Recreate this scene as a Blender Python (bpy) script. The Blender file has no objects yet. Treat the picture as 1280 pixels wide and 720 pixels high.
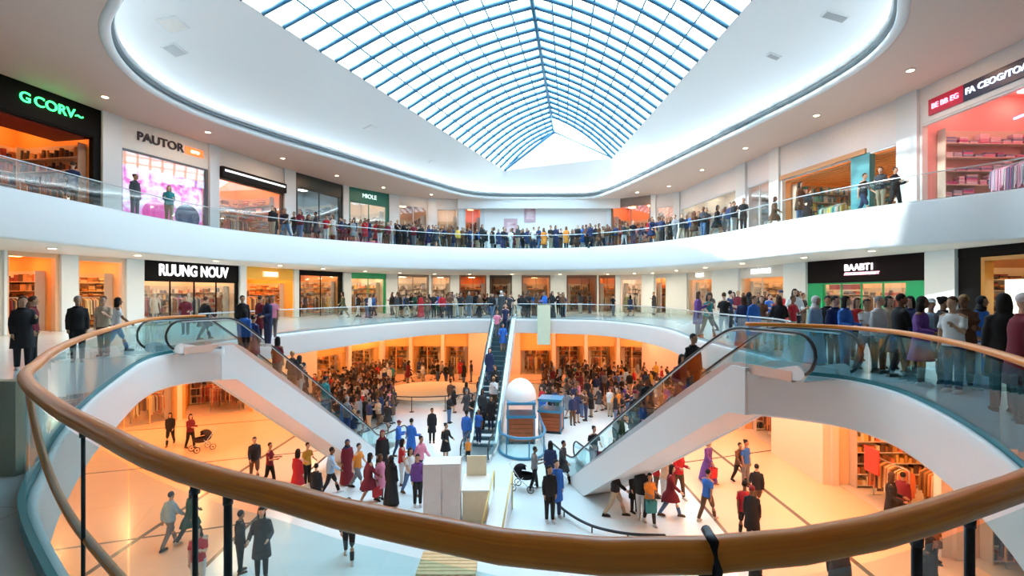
import bpy, bmesh, math, random
from mathutils import Vector, Matrix, geometry
R = random.Random(7)
C = bpy.context.scene.collection
S = bpy.context.scene
PI = math.pi
# ------------------------------------------------------------------ camera, sky, sun, exposure
F = 604.0; HY = 368.0; EYE = 1.65
Z0, Z1, Z2, ZC = -5.8, 0.0, 5.0, 10.5          # ground floor, middle floor, upper floor, top ceiling
SOF1, SOF2 = -0.9, 3.45                         # undersides of middle and upper slabs
cd = bpy.data.cameras.new('camera'); cam = bpy.data.objects.new('camera', cd); C.objects.link(cam)
cd.sensor_width = 36; cd.lens = F/1280*36; cd.clip_start = .05; cd.clip_end = 500
cd.shift_y = (HY-360)/1280
cam.location = (0, 0, EYE); cam.rotation_euler = (PI/2, 0, 0); S.camera = cam
w = bpy.data.worlds.new('sky'); S.world = w; w.use_nodes = True
SKY_STRENGTH = 4.7
bg = w.node_tree.nodes['Background']; bg.inputs[0].default_value = (.66, .90, 1.06, 1); bg.inputs[1].default_value = SKY_STRENGTH
sl = bpy.data.lights.new('sun', 'SUN'); sun = bpy.data.objects.new('sun', sl); C.objects.link(sun)
sl.energy = 3.6; sl.angle = .02; sl.color = (1, .97, .92)
sun.rotation_euler = Vector((-.90, -.10, .42)).to_track_quat('Z', 'Y').to_euler(); sun.location = (-30, 20, 40)
LAMP_W = 62.0; SHOP_E = 9.0
S.view_settings.view_transform = 'Standard'; S.view_settings.look = 'None'
S.view_settings.exposure = 0.72; S.view_settings.gamma = 1; S.view_settings.use_curve_mapping = False
S.cycles.max_bounces = 8; S.cycles.transparent_max_bounces = 24; S.cycles.diffuse_bounces = 4; S.cycles.glossy_bounces = 3
S.cycles.sample_clamp_indirect = 6; S.cycles.use_denoising = True; S.cycles.caustics_reflective = False; S.cycles.caustics_refractive = False

# ------------------------------------------------------------------ materials
MATS = {}
def mat(name, col=(.8, .8, .8), rough=.5, metal=0, emis=None, es=0, noise=.06, nscale=6, spec=.5):
    if name in MATS: return MATS[name]
    m = bpy.data.materials.new(name); m.use_nodes = True; nt = m.node_tree; b = nt.nodes['Principled BSDF']
    b.inputs['Roughness'].default_value = rough; b.inputs['Metallic'].default_value = metal
    b.inputs['Specular IOR Level'].default_value = spec
    tc = nt.nodes.new('ShaderNodeTexCoord'); nz = nt.nodes.new('ShaderNodeTexNoise'); nz.inputs['Scale'].default_value = nscale
    nt.links.new(tc.outputs['Object'], nz.inputs['Vector'])
    mx = nt.nodes.new('ShaderNodeMix'); mx.data_type = 'RGBA'
    mx.inputs[6].default_value = (*[c*(1-noise) for c in col], 1); mx.inputs[7].default_value = (*[min(1, c*(1+noise)) for c in col], 1)
    nt.links.new(nz.outputs['Fac'], mx.inputs[0]); nt.links.new(mx.outputs[2], b.inputs['Base Color'])
    if emis:
        b.inputs['Emission Color'].default_value = (*emis, 1); b.inputs['Emission Strength'].default_value = es
    MATS[name] = m; return m
def glass(name, tint, refl=.10):
    if name in MATS: return MATS[name]
    m = bpy.data.materials.new(name); m.use_nodes = True; nt = m.node_tree
    for n in list(nt.nodes): nt.nodes.remove(n)
    o = nt.nodes.new('ShaderNodeOutputMaterial'); mx = nt.nodes.new('ShaderNodeMixShader')
    t = nt.nodes.new('ShaderNodeBsdfTransparent'); t.inputs[0].default_value = (*tint, 1)
    g = nt.nodes.new('ShaderNodeBsdfGlossy'); g.inputs['Roughness'].default_value = .03; g.inputs[0].default_value = (.95, 1, 1, 1)
    lw = nt.nodes.new('ShaderNodeLayerWeight'); lw.inputs[0].default_value = .25
    ma = nt.nodes.new('ShaderNodeMath'); ma.operation = 'MULTIPLY_ADD'; ma.inputs[1].default_value = .45; ma.inputs[2].default_value = refl*.4
    nt.links.new(lw.outputs['Facing'], ma.inputs[0]); nt.links.new(ma.outputs[0], mx.inputs[0])
    nt.links.new(t.outputs[0], mx.inputs[1]); nt.links.new(g.outputs[0], mx.inputs[2]); nt.links.new(mx.outputs[0], o.inputs[0])
    MATS[name] = m; return m
def cloth_mat():
    m = bpy.data.materials.new('cloth'); m.use_nodes = True; nt = m.node_tree; b = nt.nodes['Principled BSDF']
    b.inputs['Roughness'].default_value = .85
    oi = nt.nodes.new('ShaderNodeObjectInfo'); tc = nt.nodes.new('ShaderNodeTexCoord'); nz = nt.nodes.new('ShaderNodeTexNoise'); nz.inputs['Scale'].default_value = 9
    nt.links.new(tc.outputs['Object'], nz.inputs['Vector'])
    mr = nt.nodes.new('ShaderNodeMapRange'); mr.inputs[3].default_value = .8; mr.inputs[4].default_value = 1.15
    nt.links.new(nz.outputs['Fac'], mr.inputs[0])
    mx = nt.nodes.new('ShaderNodeVectorMath'); mx.operation = 'SCALE'
    nt.links.new(oi.outputs['Color'], mx.inputs[0]); nt.links.new(mr.outputs[0], mx.inputs['Scale']); nt.links.new(mx.outputs[0], b.inputs['Base Color'])
    return m
CLOTH = cloth_mat()
def attr_mat():
    m = bpy.data.materials.new('crowd_cloth'); m.use_nodes = True; nt = m.node_tree; b = nt.nodes['Principled BSDF']
    b.inputs['Roughness'].default_value = .85; a = nt.nodes.new('ShaderNodeAttribute'); a.attribute_name = 'tone'
    nt.links.new(a.outputs['Color'], b.inputs['Base Color']); return m
CROWDM = attr_mat()
def tile_mat(name, col, seam, scale, rough=.25):
    m = bpy.data.materials.new(name); m.use_nodes = True; nt = m.node_tree; b = nt.nodes['Principled BSDF']
    b.inputs['Roughness'].default_value = rough; tc = nt.nodes.new('ShaderNodeTexCoord')
    br = nt.nodes.new('ShaderNodeTexBrick'); br.offset = 0; br.inputs['Scale'].default_value = scale; br.inputs['Mortar Size'].default_value = .006
    br.inputs['Color1'].default_value = (*col, 1); br.inputs['Color2'].default_value = (*[c*.97 for c in col], 1); br.inputs['Mortar'].default_value = (*seam, 1)
    br.inputs['Brick Width'].default_value = 1; br.inputs['Row Height'].default_value = 1
    nt.links.new(tc.outputs['Object'], br.inputs['Vector']); nt.links.new(br.outputs[0], b.inputs['Base Color']); return m
def wood_mat(name, c1, c2, rough=.3, stretch=(1, 1, 1), scale=14):
    m = bpy.data.materials.new(name); m.use_nodes = True; nt = m.node_tree; b = nt.nodes['Principled BSDF']
    b.inputs['Roughness'].default_value = rough; b.inputs['Coat Weight'].default_value = .12
    tc = nt.nodes.new('ShaderNodeTexCoord'); mp = nt.nodes.new('ShaderNodeMapping'); mp.inputs['Scale'].default_value = stretch
    nz = nt.nodes.new('ShaderNodeTexNoise'); nz.inputs['Scale'].default_value = scale; nz.inputs['Detail'].default_value = 5
    cr = nt.nodes.new('ShaderNodeValToRGB'); cr.color_ramp.elements[0].position = .35; cr.color_ramp.elements[1].position = .68
    cr.color_ramp.elements[0].color = (*c1, 1); cr.color_ramp.elements[1].color = (*c2, 1)
    nt.links.new(tc.outputs['UV'], mp.inputs[0]); nt.links.new(mp.outputs[0], nz.inputs['Vector']); nt.links.new(nz.outputs['Fac'], cr.inputs[0]); nt.links.new(cr.outputs[0], b.inputs['Base Color'])
    return m
M_white = mat('white_plaster', (.86, .88, .88), .45, noise=.015)
M_cove = mat('cove_plaster', (.93, .95, .96), .5, noise=.01)
M_ceil = mat('bounce_tinted_ceiling', (.74, .58, .50), .6, noise=.02)  # white-beige paint with the shops' orange bounce put into its colour
M_soff = mat('soffit_paint', (.85, .78, .70), .6, noise=.02)
M_wall = mat('gallery_wall_paint', (.72, .77, .78), .55, noise=.02)
M_pier = mat('pier_paint', (.72, .79, .82), .5, noise=.02)
M_rafter = mat('blue_grey_steel', (.05, .17, .28), .4, .2)
M_dark = mat('dark_metal', (.03, .04, .05), .35, .5)
M_rubber = mat('black_rubber', (.02, .03, .035), .35)
M_steel = mat('brushed_steel', (.55, .62, .64), .3, .8)
M_teal = mat('teal_metal', (.05, .28, .33), .35, .3)
M_black = mat('black_panel', (.010, .009, .010), .5, spec=.15)
M_groove = mat('grey_groove', (.22, .27, .29), .5)
M_gl = glass('balustrade_glass', (.80, .93, .94))
M_glt = glass('teal_balustrade_glass', (.66, .88, .91), .12)
M_gld = glass('deep_teal_glass', (.46, .76, .83), .14)
M_sky = glass('skylight_glass', (.93, .98, 1.0), .02)
M_shopg = glass('shop_glass', (.94, .97, .97), .06)
M_rail = wood_mat('honey_wood', (.78, .21, .014), (.95, .34, .034), .3, (.5, 9, 1), 3)
M_floor1 = tile_mat('gallery_tile', (.52, .61, .64), (.42, .45, .46), .8, .18)
M_floor2 = tile_mat('upper_gallery_tile', (.68, .66, .62), (.45, .45, .44), .8, .25)
def ground_mat():
    # pale stone in the court, warm shop glow painted as an apricot tint beyond a curved border, dark inlay strips between them
    m = bpy.data.materials.new('court_stone'); m.use_nodes = True; nt = m.node_tree; b = nt.nodes['Principled BSDF']
    b.inputs['Roughness'].default_value = .22; N = nt.nodes.new; L = nt.links.new
    tc = N('ShaderNodeTexCoord'); sp = N('ShaderNodeSeparateXYZ'); L(tc.outputs['Object'], sp.inputs[0])
    def math_(op, a, b_=None):
        n = N('ShaderNodeMath'); n.operation = op
        for i, v in enumerate((a, b_)):
            if v is None: continue
            if isinstance(v, (int, float)): n.inputs[i].default_value = v
            else: L(v, n.inputs[i])
        return n.outputs[0]
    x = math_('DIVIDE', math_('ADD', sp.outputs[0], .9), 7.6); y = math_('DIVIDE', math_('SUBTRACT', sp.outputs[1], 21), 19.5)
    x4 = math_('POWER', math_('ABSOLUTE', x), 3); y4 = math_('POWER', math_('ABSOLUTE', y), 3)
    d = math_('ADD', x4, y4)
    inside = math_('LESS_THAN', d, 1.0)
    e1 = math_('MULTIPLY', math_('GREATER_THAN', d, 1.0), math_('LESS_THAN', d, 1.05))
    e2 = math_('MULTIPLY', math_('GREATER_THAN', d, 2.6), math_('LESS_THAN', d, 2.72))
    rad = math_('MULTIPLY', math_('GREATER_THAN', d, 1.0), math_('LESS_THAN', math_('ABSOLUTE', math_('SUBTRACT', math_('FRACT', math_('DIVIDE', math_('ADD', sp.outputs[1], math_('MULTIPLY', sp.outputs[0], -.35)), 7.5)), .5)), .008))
    line = math_('MAXIMUM', math_('MAXIMUM', e1, e2), rad)
    nz = N('ShaderNodeTexNoise'); nz.inputs['Scale'].default_value = .8; L(tc.outputs['Object'], nz.inputs['Vector'])
    br = N('ShaderNodeTexBrick'); br.offset = 0; br.inputs['Scale'].default_value = 1.0; br.inputs['Mortar Size'].default_value = .004; br.inputs['Brick Width'].default_value = 1.2; br.inputs['Row Height'].default_value = 1.2
    br.inputs['Color1'].default_value = (1, 1, 1, 1); br.inputs['Color2'].default_value = (.97, .97, .97, 1); br.inputs['Mortar'].default_value = (.86, .86, .86, 1); L(tc.outputs['Object'], br.inputs['Vector'])
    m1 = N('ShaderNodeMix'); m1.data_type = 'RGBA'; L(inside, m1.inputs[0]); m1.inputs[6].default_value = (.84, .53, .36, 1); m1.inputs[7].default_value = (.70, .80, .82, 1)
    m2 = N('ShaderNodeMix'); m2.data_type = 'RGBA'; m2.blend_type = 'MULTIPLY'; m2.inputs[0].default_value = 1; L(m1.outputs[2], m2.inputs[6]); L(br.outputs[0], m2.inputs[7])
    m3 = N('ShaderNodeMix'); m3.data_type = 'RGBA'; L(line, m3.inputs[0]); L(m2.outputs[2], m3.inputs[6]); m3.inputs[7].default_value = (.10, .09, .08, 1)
    L(m3.outputs[2], b.inputs['Base Color']); return m
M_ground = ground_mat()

# ------------------------------------------------------------------ mesh helpers
def link(o, parent=None):
    C.objects.link(o)
    if parent: o.parent = parent
    return o
def mesh_obj(name, bm, m=None, parent=None, smooth=False, loc=None, rz=0):
    me = bpy.data.meshes.new(name); bm.normal_update(); bm.to_mesh(me); bm.free()
    if m:
        for x in (m if isinstance(m, (list, tuple)) else [m]): me.materials.append(x)
    if smooth: me.polygons.foreach_set('use_smooth', [True]*len(me.polygons))
    o = bpy.data.objects.new(name, me); link(o, parent)
    if loc: o.location = loc
    if rz: o.rotation_euler = (0, 0, rz)
    return o
LABELS = {}
def tag(o, label, cat, group=None, kind=None):
    o['label'] = label; o['category'] = cat
    if group: o['group'] = group
    if kind: o['kind'] = kind
    LABELS[label] = LABELS.get(label, 0)+1
    return o
def thing(name, label, cat, loc=(0, 0, 0), rz=0, group=None):
    o = bpy.data.objects.new(name, None); o.empty_display_size = .1; C.objects.link(o); o.location = loc; o.rotation_euler = (0, 0, rz)
    return tag(o, label, cat, group)
def struct(name, bm, m, smooth=False, label=None):
    o = mesh_obj(name, bm, m, None, smooth); o['kind'] = 'structure'
    if label: o['label'] = label
    return o
def box(bm, x0, x1, y0, y1, z0, z1, mi=0):
    v = [bm.verts.new(p) for p in ((x0,y0,z0),(x1,y0,z0),(x1,y1,z0),(x0,y1,z0),(x0,y0,z1),(x1,y0,z1),(x1,y1,z1),(x0,y1,z1))]
    for f in ((0,3,2,1),(4,5,6,7),(0,1,5,4),(1,2,6,5),(2,3,7,6),(3,0,4,7)):
        bm.faces.new([v[i] for i in f]).material_index = mi
    return v
def B(*a):
    bm = bmesh.new()
    for t in a: box(bm, *t)
    return bm
def cyl(bm, x, y, z0, z1, r0, r1=None, n=16, mi=0):
    r1 = r0 if r1 is None else r1
    a = [bm.verts.new((x+r0*math.cos(2*PI*i/n), y+r0*math.sin(2*PI*i/n), z0)) for i in range(n)]
    b = [bm.verts.new((x+r1*math.cos(2*PI*i/n), y+r1*math.sin(2*PI*i/n), z1)) for i in range(n)]
    for i in range(n): bm.faces.new((a[i], a[(i+1)%n], b[(i+1)%n], b[i])).material_index = mi
    bm.faces.new(a[::-1]).material_index = mi; bm.faces.new(b).material_index = mi
def sweep(bm, pts, r, n=12, ry=None, closed=False, mi=0, uv=False):
    """tube along pts; r may be a number or list; ry flattens it vertically"""
    pts = [Vector(p) for p in pts]; rings = []; N = len(pts)
    uvl = bm.loops.layers.uv.verify() if uv else None
    L = 0; ls = []
    for i, p in enumerate(pts):
        a = pts[(i-1) % N] if (closed or i > 0) else p; b = pts[(i+1) % N] if (closed or i < N-1) else p
        t = (b-a).normalized(); up = Vector((0, 0, 1)) if abs(t.z) < .95 else Vector((0, 1, 0))
        s = t.cross(up).normalized(); u = s.cross(t).normalized()
        rr = r[i] if isinstance(r, (list, tuple)) else r; rv = rr if ry is None else ry
        rings.append([bm.verts.new(p + s*rr*math.cos(2*PI*k/n) + u*rv*math.sin(2*PI*k/n)) for k in range(n)])
        if i: L += (p-pts[i-1]).length
        ls.append(L)
    for i in range(N if closed else N-1):
        A, Bq = rings[i], rings[(i+1) % N]
        for k in range(n):
            f = bm.faces.new((A[k], A[(k+1) % n], Bq[(k+1) % n], Bq[k])); f.material_index = mi; f.smooth = True
            if uv:
                l1 = ls[i+1] if i+1 < N else ls[i]+.1
                for lp, c in zip(f.loops, ((ls[i], k/n), (ls[i], (k+1)/n), (l1, (k+1)/n), (l1, k/n))): lp[uvl].uv = c
    if not closed:
        bm.faces.new(rings[0][::-1]).material_index = mi; bm.faces.new(rings[-1]).material_index = mi
def spline(pts, n=8, closed=False):
    P = [Vector(p) for p in pts]; out = []; N = len(P)
    for i in range(N if closed else N-1):
        if closed: a, b, c, d = P[(i-1) % N], P[i], P[(i+1) % N], P[(i+2) % N]
        else: a, b, c, d = P[max(i-1, 0)], P[i], P[i+1], P[min(i+2, N-1)]
        # centripetal Catmull-Rom
        t0 = 0; t1 = t0+max((b-a).length, 1e-4)**.5; t2 = t1+max((c-b).length, 1e-4)**.5; t3 = t2+max((d-c).length, 1e-4)**.5
        for k in range(n):
            t = t1+(t2-t1)*k/n
            A1 = a*((t1-t)/(t1-t0))+b*((t-t0)/(t1-t0)); A2 = b*((t2-t)/(t2-t1))+c*((t-t1)/(t2-t1)); A3 = c*((t3-t)/(t3-t2))+d*((t-t2)/(t3-t2))
            B1 = A1*((t2-t)/(t2-t0))+A2*((t-t0)/(t2-t0)); B2 = A2*((t3-t)/(t3-t1))+A3*((t-t1)/(t3-t1))
            out.append(B1*((t2-t)/(t2-t1))+B2*((t-t1)/(t2-t1)))
    if not closed: out.append(P[-1].copy())
    return out
def ribbon(bm, pts, z0, z1, closed=False, mi=0, th=0):
    """vertical band standing on plan points; th gives it thickness to the outside (left of travel)"""
    N = len(pts); P = [Vector((p[0], p[1])) for p in pts]
    def off(i, t):
        a = P[(i-1) % N] if (closed or i > 0) else P[i]; b = P[(i+1) % N] if (closed or i < N-1) else P[i]
        d = (b-a).normalized(); return P[i]+Vector((d.y, -d.x))*t
    A = [(bm.verts.new((p.x, p.y, z0)), bm.verts.new((p.x, p.y, z1))) for p in P]
    if th: O = [(bm.verts.new((*off(i, th), z0)), bm.verts.new((*off(i, th), z1))) for i in range(N)]
    for i in range(N if closed else N-1):
        j = (i+1) % N
        bm.faces.new((A[i][0], A[j][0], A[j][1], A[i][1])).material_index = mi
        if th:
            bm.faces.new((O[j][0], O[i][0], O[i][1], O[j][1])).material_index = mi
            bm.faces.new((A[i][1], A[j][1], O[j][1], O[i][1])).material_index = mi
            bm.faces.new((A[j][0], A[i][0], O[i][0], O[j][0])).material_index = mi
    if th and not closed:
        bm.faces.new((A[0][0], A[0][1], O[0][1], O[0][0])); bm.faces.new((A[-1][1], A[-1][0], O[-1][0], O[-1][1]))
def plate(bm, outer, inner, z, up=True):
    loops = [[Vector((p[0], p[1], 0)) for p in outer]] + ([[Vector((p[0], p[1], 0)) for p in inner]] if inner else [])
    flat = [p for l in loops for p in l]; vs = [bm.verts.new((p.x, p.y, z)) for p in flat]
    for t in geometry.tessellate_polygon(loops):
        a, b, c = [flat[i] for i in t]
        cr = (b-a).cross(c-a).z
        if abs(cr) < 1e-9: continue
        t = t if (cr > 0) == up else t[::-1]
        try: bm.faces.new([vs[i] for i in t])
        except ValueError: pass
def bevel(bm, w=.01, seg=2):
    bmesh.ops.bevel(bm, geom=list(bm.edges), offset=w, segments=seg, affect='EDGES', profile=.5); return bm
def at(px, py, z):
    d = (z-EYE)*F/(HY-py); return Vector(((px-640)/F*d, d, z))

# ------------------------------------------------------------------ plan curves (metres, camera at the origin looking along +Y)
# opening of the middle floor, walked anticlockwise as seen from above
NEAR = [(-8.7,11.2),(-6.6,7.6),(-5.1,5.4),(-4.3,4.4),(-3.73,3.72),(-2.55,2.72),(-1.84,2.2),(-1.33,1.84),(-.99,1.65),(-.73,1.53),(-.48,1.40),(-.23,1.30),(0,1.215),(.18,1.18),(.43,1.18),(.79,1.24),(1.1,1.35),(1.35,1.46),(1.7,1.62),(2.5,2.08),(3.5,2.95),(4.4,4.0),(5.35,5.5),(6.1,7.1),(6.45,8.3),(6.35,9.2),(5.7,9.85)]
OP1_R = [(6.6,12.2),(6.6,15),(6.7,18),(7.2,22),(6.9,26),(5.6,29.6),(3.5,31.2)]
OP1_F = [(1.6,31.7),(.6,31.9)]
OP1_L = [(-2.6,31.7),(-5.2,30),(-7.0,26.8),(-8.0,24),(-9.1,20.8),(-9.8,17.5)]
near_s = spline(NEAR+[(4.95, 10.25)], 6)
right_s = spline([(6.15, 10.75)]+OP1_R+OP1_F+[(.25, 32)], 6)
left_s = spline([(-1.25, 32)]+OP1_L+[(-9.95, 15.0)], 6)
lip_s = spline([(-8.62, 14.4), (-9.35, 13.6)]+[(-9.3, 12.6)]+[(-8.7, 11.2)], 6)[:-1]
near_full = lip_s + near_s
OPEN1 = near_full + right_s + left_s
# opening of the upper floor
U_PTS = [(-16.1,15.2),(-16.0,17.9),(-15.8,21.7),(-14.6,25.9),(-11.8,29.7),(-7.7,33.2),(-2.4,35.6),(3.4,35.8),(8.2,32.9),(11.5,27.2),(12.8,21.9),(14.3,18.5),(15.5,16.8),(16.5,15.2),(16.3,8),(13.5,2),(8,-2.2),(0,-3.6),(-8,-2.2),(-13.5,2),(-16,8)]
OPEN2 = spline(U_PTS[::-1], 8, True)          # anticlockwise
C_PTS = [(-11.8,14.4),(-13.5,16.0),(-14.9,18.2),(-15.65,20.8),(-15.5,23.5),(-14.1,26.9),(-11.1,32),(-6.4,40),(-4.2,43.2),(-2.2,44.3),(2.5,44.6),(7.2,44.3),(8.5,42),(11.1,32),(12.75,24.6),(13.4,21.3),(13.5,18.2),(12.85,16.1),(11.7,14.4),(8.5,10.8),(3.2,8.6),(-3.2,8.6),(-8.5,10.8)]
RING = spline(C_PTS[::-1], 6, True)
OUT = [(-32,-9),(32,-9),(32,54),(-32,54)]
# shop front lines
LW = [(-20.8,4),(-20.8,19.6),(-19.8,23.4),(-17.9,28.4),(-16.2,33.8),(-13.7,39.3),(-10.8,42.8),(-7.9,44.6),(-3,45.4)]
FW = [(-3,45.4),(9,45.4)]
RW = [(9,45.4),(14.5,41.8),(15.7,32.8),(16.3,27.3),(17.6,21.4),(17.8,16.8),(17.8,4)]
WALL = LW+FW[1:]+RW[1:]
GW = [(-23.5,6),(-23.5,24),(-20.5,28.5),(-16.2,31),(-14.6,38),(-12,45),(12,45),(13.4,38),(12.6,30),(12.5,22),(12.4,6)]
def hit(px, line):
    k = (px-640)/F; best = None
    for a, b in zip(line, line[1:]):
        fa = a[0]-k*a[1]; fb = b[0]-k*b[1]
        if fa*fb <= 0 and fa != fb:
            t = fa/(fa-fb); p = Vector((a[0]+(b[0]-a[0])*t, a[1]+(b[1]-a[1])*t))
            if p.y > 0 and (best is None or p.y > best.y): best = p
    return best

# ------------------------------------------------------------------ floors, ceilings, slab edges
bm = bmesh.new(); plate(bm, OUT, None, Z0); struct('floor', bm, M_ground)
bm = bmesh.new(); plate(bm, OUT, OPEN1, Z1); struct('floor_middle', bm, M_floor1)
bm = bmesh.new(); plate(bm, OUT, OPEN1, SOF1, False); struct('ceiling_ground', bm, M_soff)
bm = bmesh.new(); plate(bm, OUT, OPEN2, Z2); struct('floor_upper', bm, M_floor2)
bm = bmesh.new(); plate(bm, OUT, OPEN2, SOF2, False); struct('ceiling_middle', bm, M_soff)
bm = bmesh.new(); plate(bm, OUT, RING, ZC, False); struct('ceiling_upper', bm, M_ceil)
def fascia(name, loop, z0, z1, prof):
    """slab edge with a rounded nosing; prof = list of (inward offset, z)"""
    bm = bmesh.new(); N = len(loop); P = [Vector((p[0], p[1])) for p in loop]; rows = []
    for i in range(N):
        d = (P[(i+1) % N]-P[(i-1) % N]); d = d.normalized() if d.length > 1e-6 else Vector((1, 0)); nrm = Vector((-d.y, d.x))   # towards the void
        rows.append([bm.verts.new((*(P[i]+nrm*o), z)) for o, z in prof])
    for i in range(N):
        A, Q = rows[i], rows[(i+1) % N]
        for k in range(len(prof)-1): bm.faces.new((A[k], Q[k], Q[k+1], A[k+1])).smooth = True
    return struct(name, bm, M_white)
fascia('trim_1', OPEN1, 0, 0, [(-.02, 0), (.0, .03), (.05, .03), (.06, 0), (.06, -.12), (.03, -.2), (.03, SOF1+.05), (.0, SOF1), (-.05, SOF1)])
fascia('trim_2', OPEN2, 0, 0, [(-.02, Z2), (.0, Z2+.05), (.10, Z2+.05), (.12, Z2-.02), (.12, SOF2+.08), (.06, SOF2), (-.1, SOF2)])
# ring moulding round the ceiling opening: white lip, dark groove, second lip, then the cove up to the skylight
EAVE_Z = EYE+11.3; RIDGE_Z = EYE+14.3; SY0, SY1 = 15.5, 44.0
def eave(side, y):
    return Vector((-10.4+(y-18.5)*9.7/25.5, y)) if side < 0 else Vector((9.2-(y-18.5)*.9/21.4, y))
EL0, EL1 = eave(-1, SY0), Vector((-.7, 44)); ER0, ER1 = eave(1, SY0), Vector((8.3, 40))
RG0, RG1 = Vector((-.18, SY0)), Vector((3.7, 42.5))
bm = bmesh.new(); N = len(RING); P = [Vector((p.x, p.y)) for p in RING]; rows = []
EP = [ER0, ER1, EL1, EL0]                      # anticlockwise skylight kerb
def nearest_on_kerb(p):
    best = None
    for a, b in zip(EP, EP[1:]+EP[:1]):
        t = max(0, min(1, (p-a).dot(b-a)/(b-a).length_squared)); q = a+(b-a)*t
        if best is None or (q-p).length < (best-p).length: best = q
    return best
KE = [nearest_on_kerb(p) for p in P]
for i in range(N):                               # smooth the kerb feet along the edge so the cove has no fans
    q = KE[i]; p = P[i]; row = []
    for t, z in ((0, ZC), (0, ZC+.45), (.02, ZC+.75), (.06, ZC+1.05), (.14, ZC+1.35), (.3, ZC+1.62), (.55, ZC+1.95), (.8, ZC+2.25), (1, EAVE_Z)):
        row.append(bm.verts.new((*(p.lerp(q, t)), z)))
    rows.append(row)
for i in range(N):
    A, Q = rows[i], rows[(i+1) % N]
    for k in range(len(A)-1): bm.faces.new((A[k], Q[k], Q[k+1], A[k+1])).smooth = True
bmesh.ops.remove_doubles(bm, verts=bm.verts, dist=1e-4)
struct('ceiling_cove', bm, M_cove)
bm = bmesh.new(); sweep(bm, [(p.x, p.y, ZC+.03) for p in P], .17, 10, .12, True); struct('trim_3', bm, M_white, True)
cx = Vector((-.9, 26))
def inset(loop, t): return [p+(Vector((cx.x, cx.y))-p).normalized()*t for p in loop]
bm = bmesh.new(); sweep(bm, [(p.x, p.y, ZC+.26) for p in inset(P, .12)], .13, 10, .07, True); struct('trim_4', bm, M_groove, True)
bm = bmesh.new(); sweep(bm, [(p.x, p.y, ZC+.46) for p in inset(P, .12)], .16, 10, .11, True); struct('trim_5', bm, M_white, True)
M_cove_fill = mat('added_cove_glow', (1, 1, 1), .5, emis=(.86, .96, 1), es=4)  # glowing strip added round the ring to brighten the cove
bm = bmesh.new(); sweep(bm, [(p.x, p.y, ZC+.66) for p in inset(P, .16)], .035, 6, .03, True); struct('trim_added_glow', bm, M_cove_fill, True, 'added glow strip brightening the cove above the ceiling opening')
from mathutils.bvhtree import BVHTree
COVE = bpy.data.objects['ceiling_cove']; cbm = bmesh.new(); cbm.from_mesh(COVE.data); CBV = BVHTree.FromBMesh(cbm); cbm.free()
# gable closing the far end of the skylight
bm = bmesh.new(); a, b, c = [bm.verts.new((*p, z)) for p, z in ((EL1, EAVE_Z), (ER1, EAVE_Z), (RG1, RIDGE_Z))]; bm.faces.new((a, b, c)); struct('wall_gable', bm, M_cove)
bm = bmesh.new(); a, b, c = [bm.verts.new((*p, z)) for p, z in ((EL0, EAVE_Z), (ER0, EAVE_Z), (RG0, RIDGE_Z))]; bm.faces.new((c, b, a)); struct('wall_gable_near', bm, M_cove)
# outer shell
for nm, p, q in (('wall_left', (-32,-9), (-32,54)), ('wall_back', (-32,54), (32,54)), ('wall_right', (32,54), (32,-9)), ('wall_front', (32,-9), (-32,-9))):
    bm = bmesh.new(); ribbon(bm, [p, q], Z0, ZC); struct(nm, bm, M_wall)
# ------------------------------------------------------------------ skylight
sky = bpy.data.objects.new('window_1', None); C.objects.link(sky); sky['kind'] = 'structure'; sky['label'] = 'pitched glass skylight with blue-grey rafters over the court'
SKEW = 1.3
def slope_pt(side, y, t):
    e = eave(side, min(max(y, SY0), 44 if side < 0 else 40)); 
    ry = min(max(y-SKEW+ (0 if y-SKEW > SY0 else 0), SY0), 42.5); rx = RG0.x+(RG1.x-RG0.x)*(ry-SY0)/(42.5-SY0)
    p = e.lerp(Vector((rx, ry)), t)
    return Vector((p.x, p.y, EAVE_Z+(RIDGE_Z-EAVE_Z)*t+.45*math.sin(PI*t)))
for side in (-1, 1):
    ymax = 44.0 if side < 0 else 40.0
    n = 29 if side < 0 else 25; ys = [SY0+(ymax-SY0)*i/n for i in range(n+1)]
    for y in ys:
        bm = bmesh.new(); sweep(bm, [slope_pt(side, y, t/10) for t in range(11)], .085, 4, .13); mesh_obj('rafter', bm, M_rafter, sky)
    for k in range(1, 8):
        bm = bmesh.new(); sweep(bm, [slope_pt(side, y, k/8)+Vector((0, 0, .05)) for y in ys], .042, 4, .05); mesh_obj('purlin', bm, M_rafter, sky)
    bm = bmesh.new(); g = [[bm.verts.new(slope_pt(side, y, t/10)+Vector((0, 0, .12))) for t in range(11)] for y in ys]
    for i in range(len(g)-1):
        for k in range(10): bm.faces.new((g[i][k], g[i+1][k], g[i+1][k+1], g[i][k+1]))
    mesh_obj('glazing', bm, M_sky, sky)
bm = bmesh.new(); sweep(bm, [(*RG0, RIDGE_Z-.05), (*RG1, RIDGE_Z-.05)], .12, 4, .16); mesh_obj('ridge_beam', bm, M_rafter, sky)
bm = bmesh.new(); sweep(bm, [(*EL1, EAVE_Z), (*RG1, RIDGE_Z)], .12, 4, .14); sweep(bm, [(*ER1, EAVE_Z), (*RG1, RIDGE_Z)], .05, 4, .06); mesh_obj('gable_beam', bm, M_rafter, sky)
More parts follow.
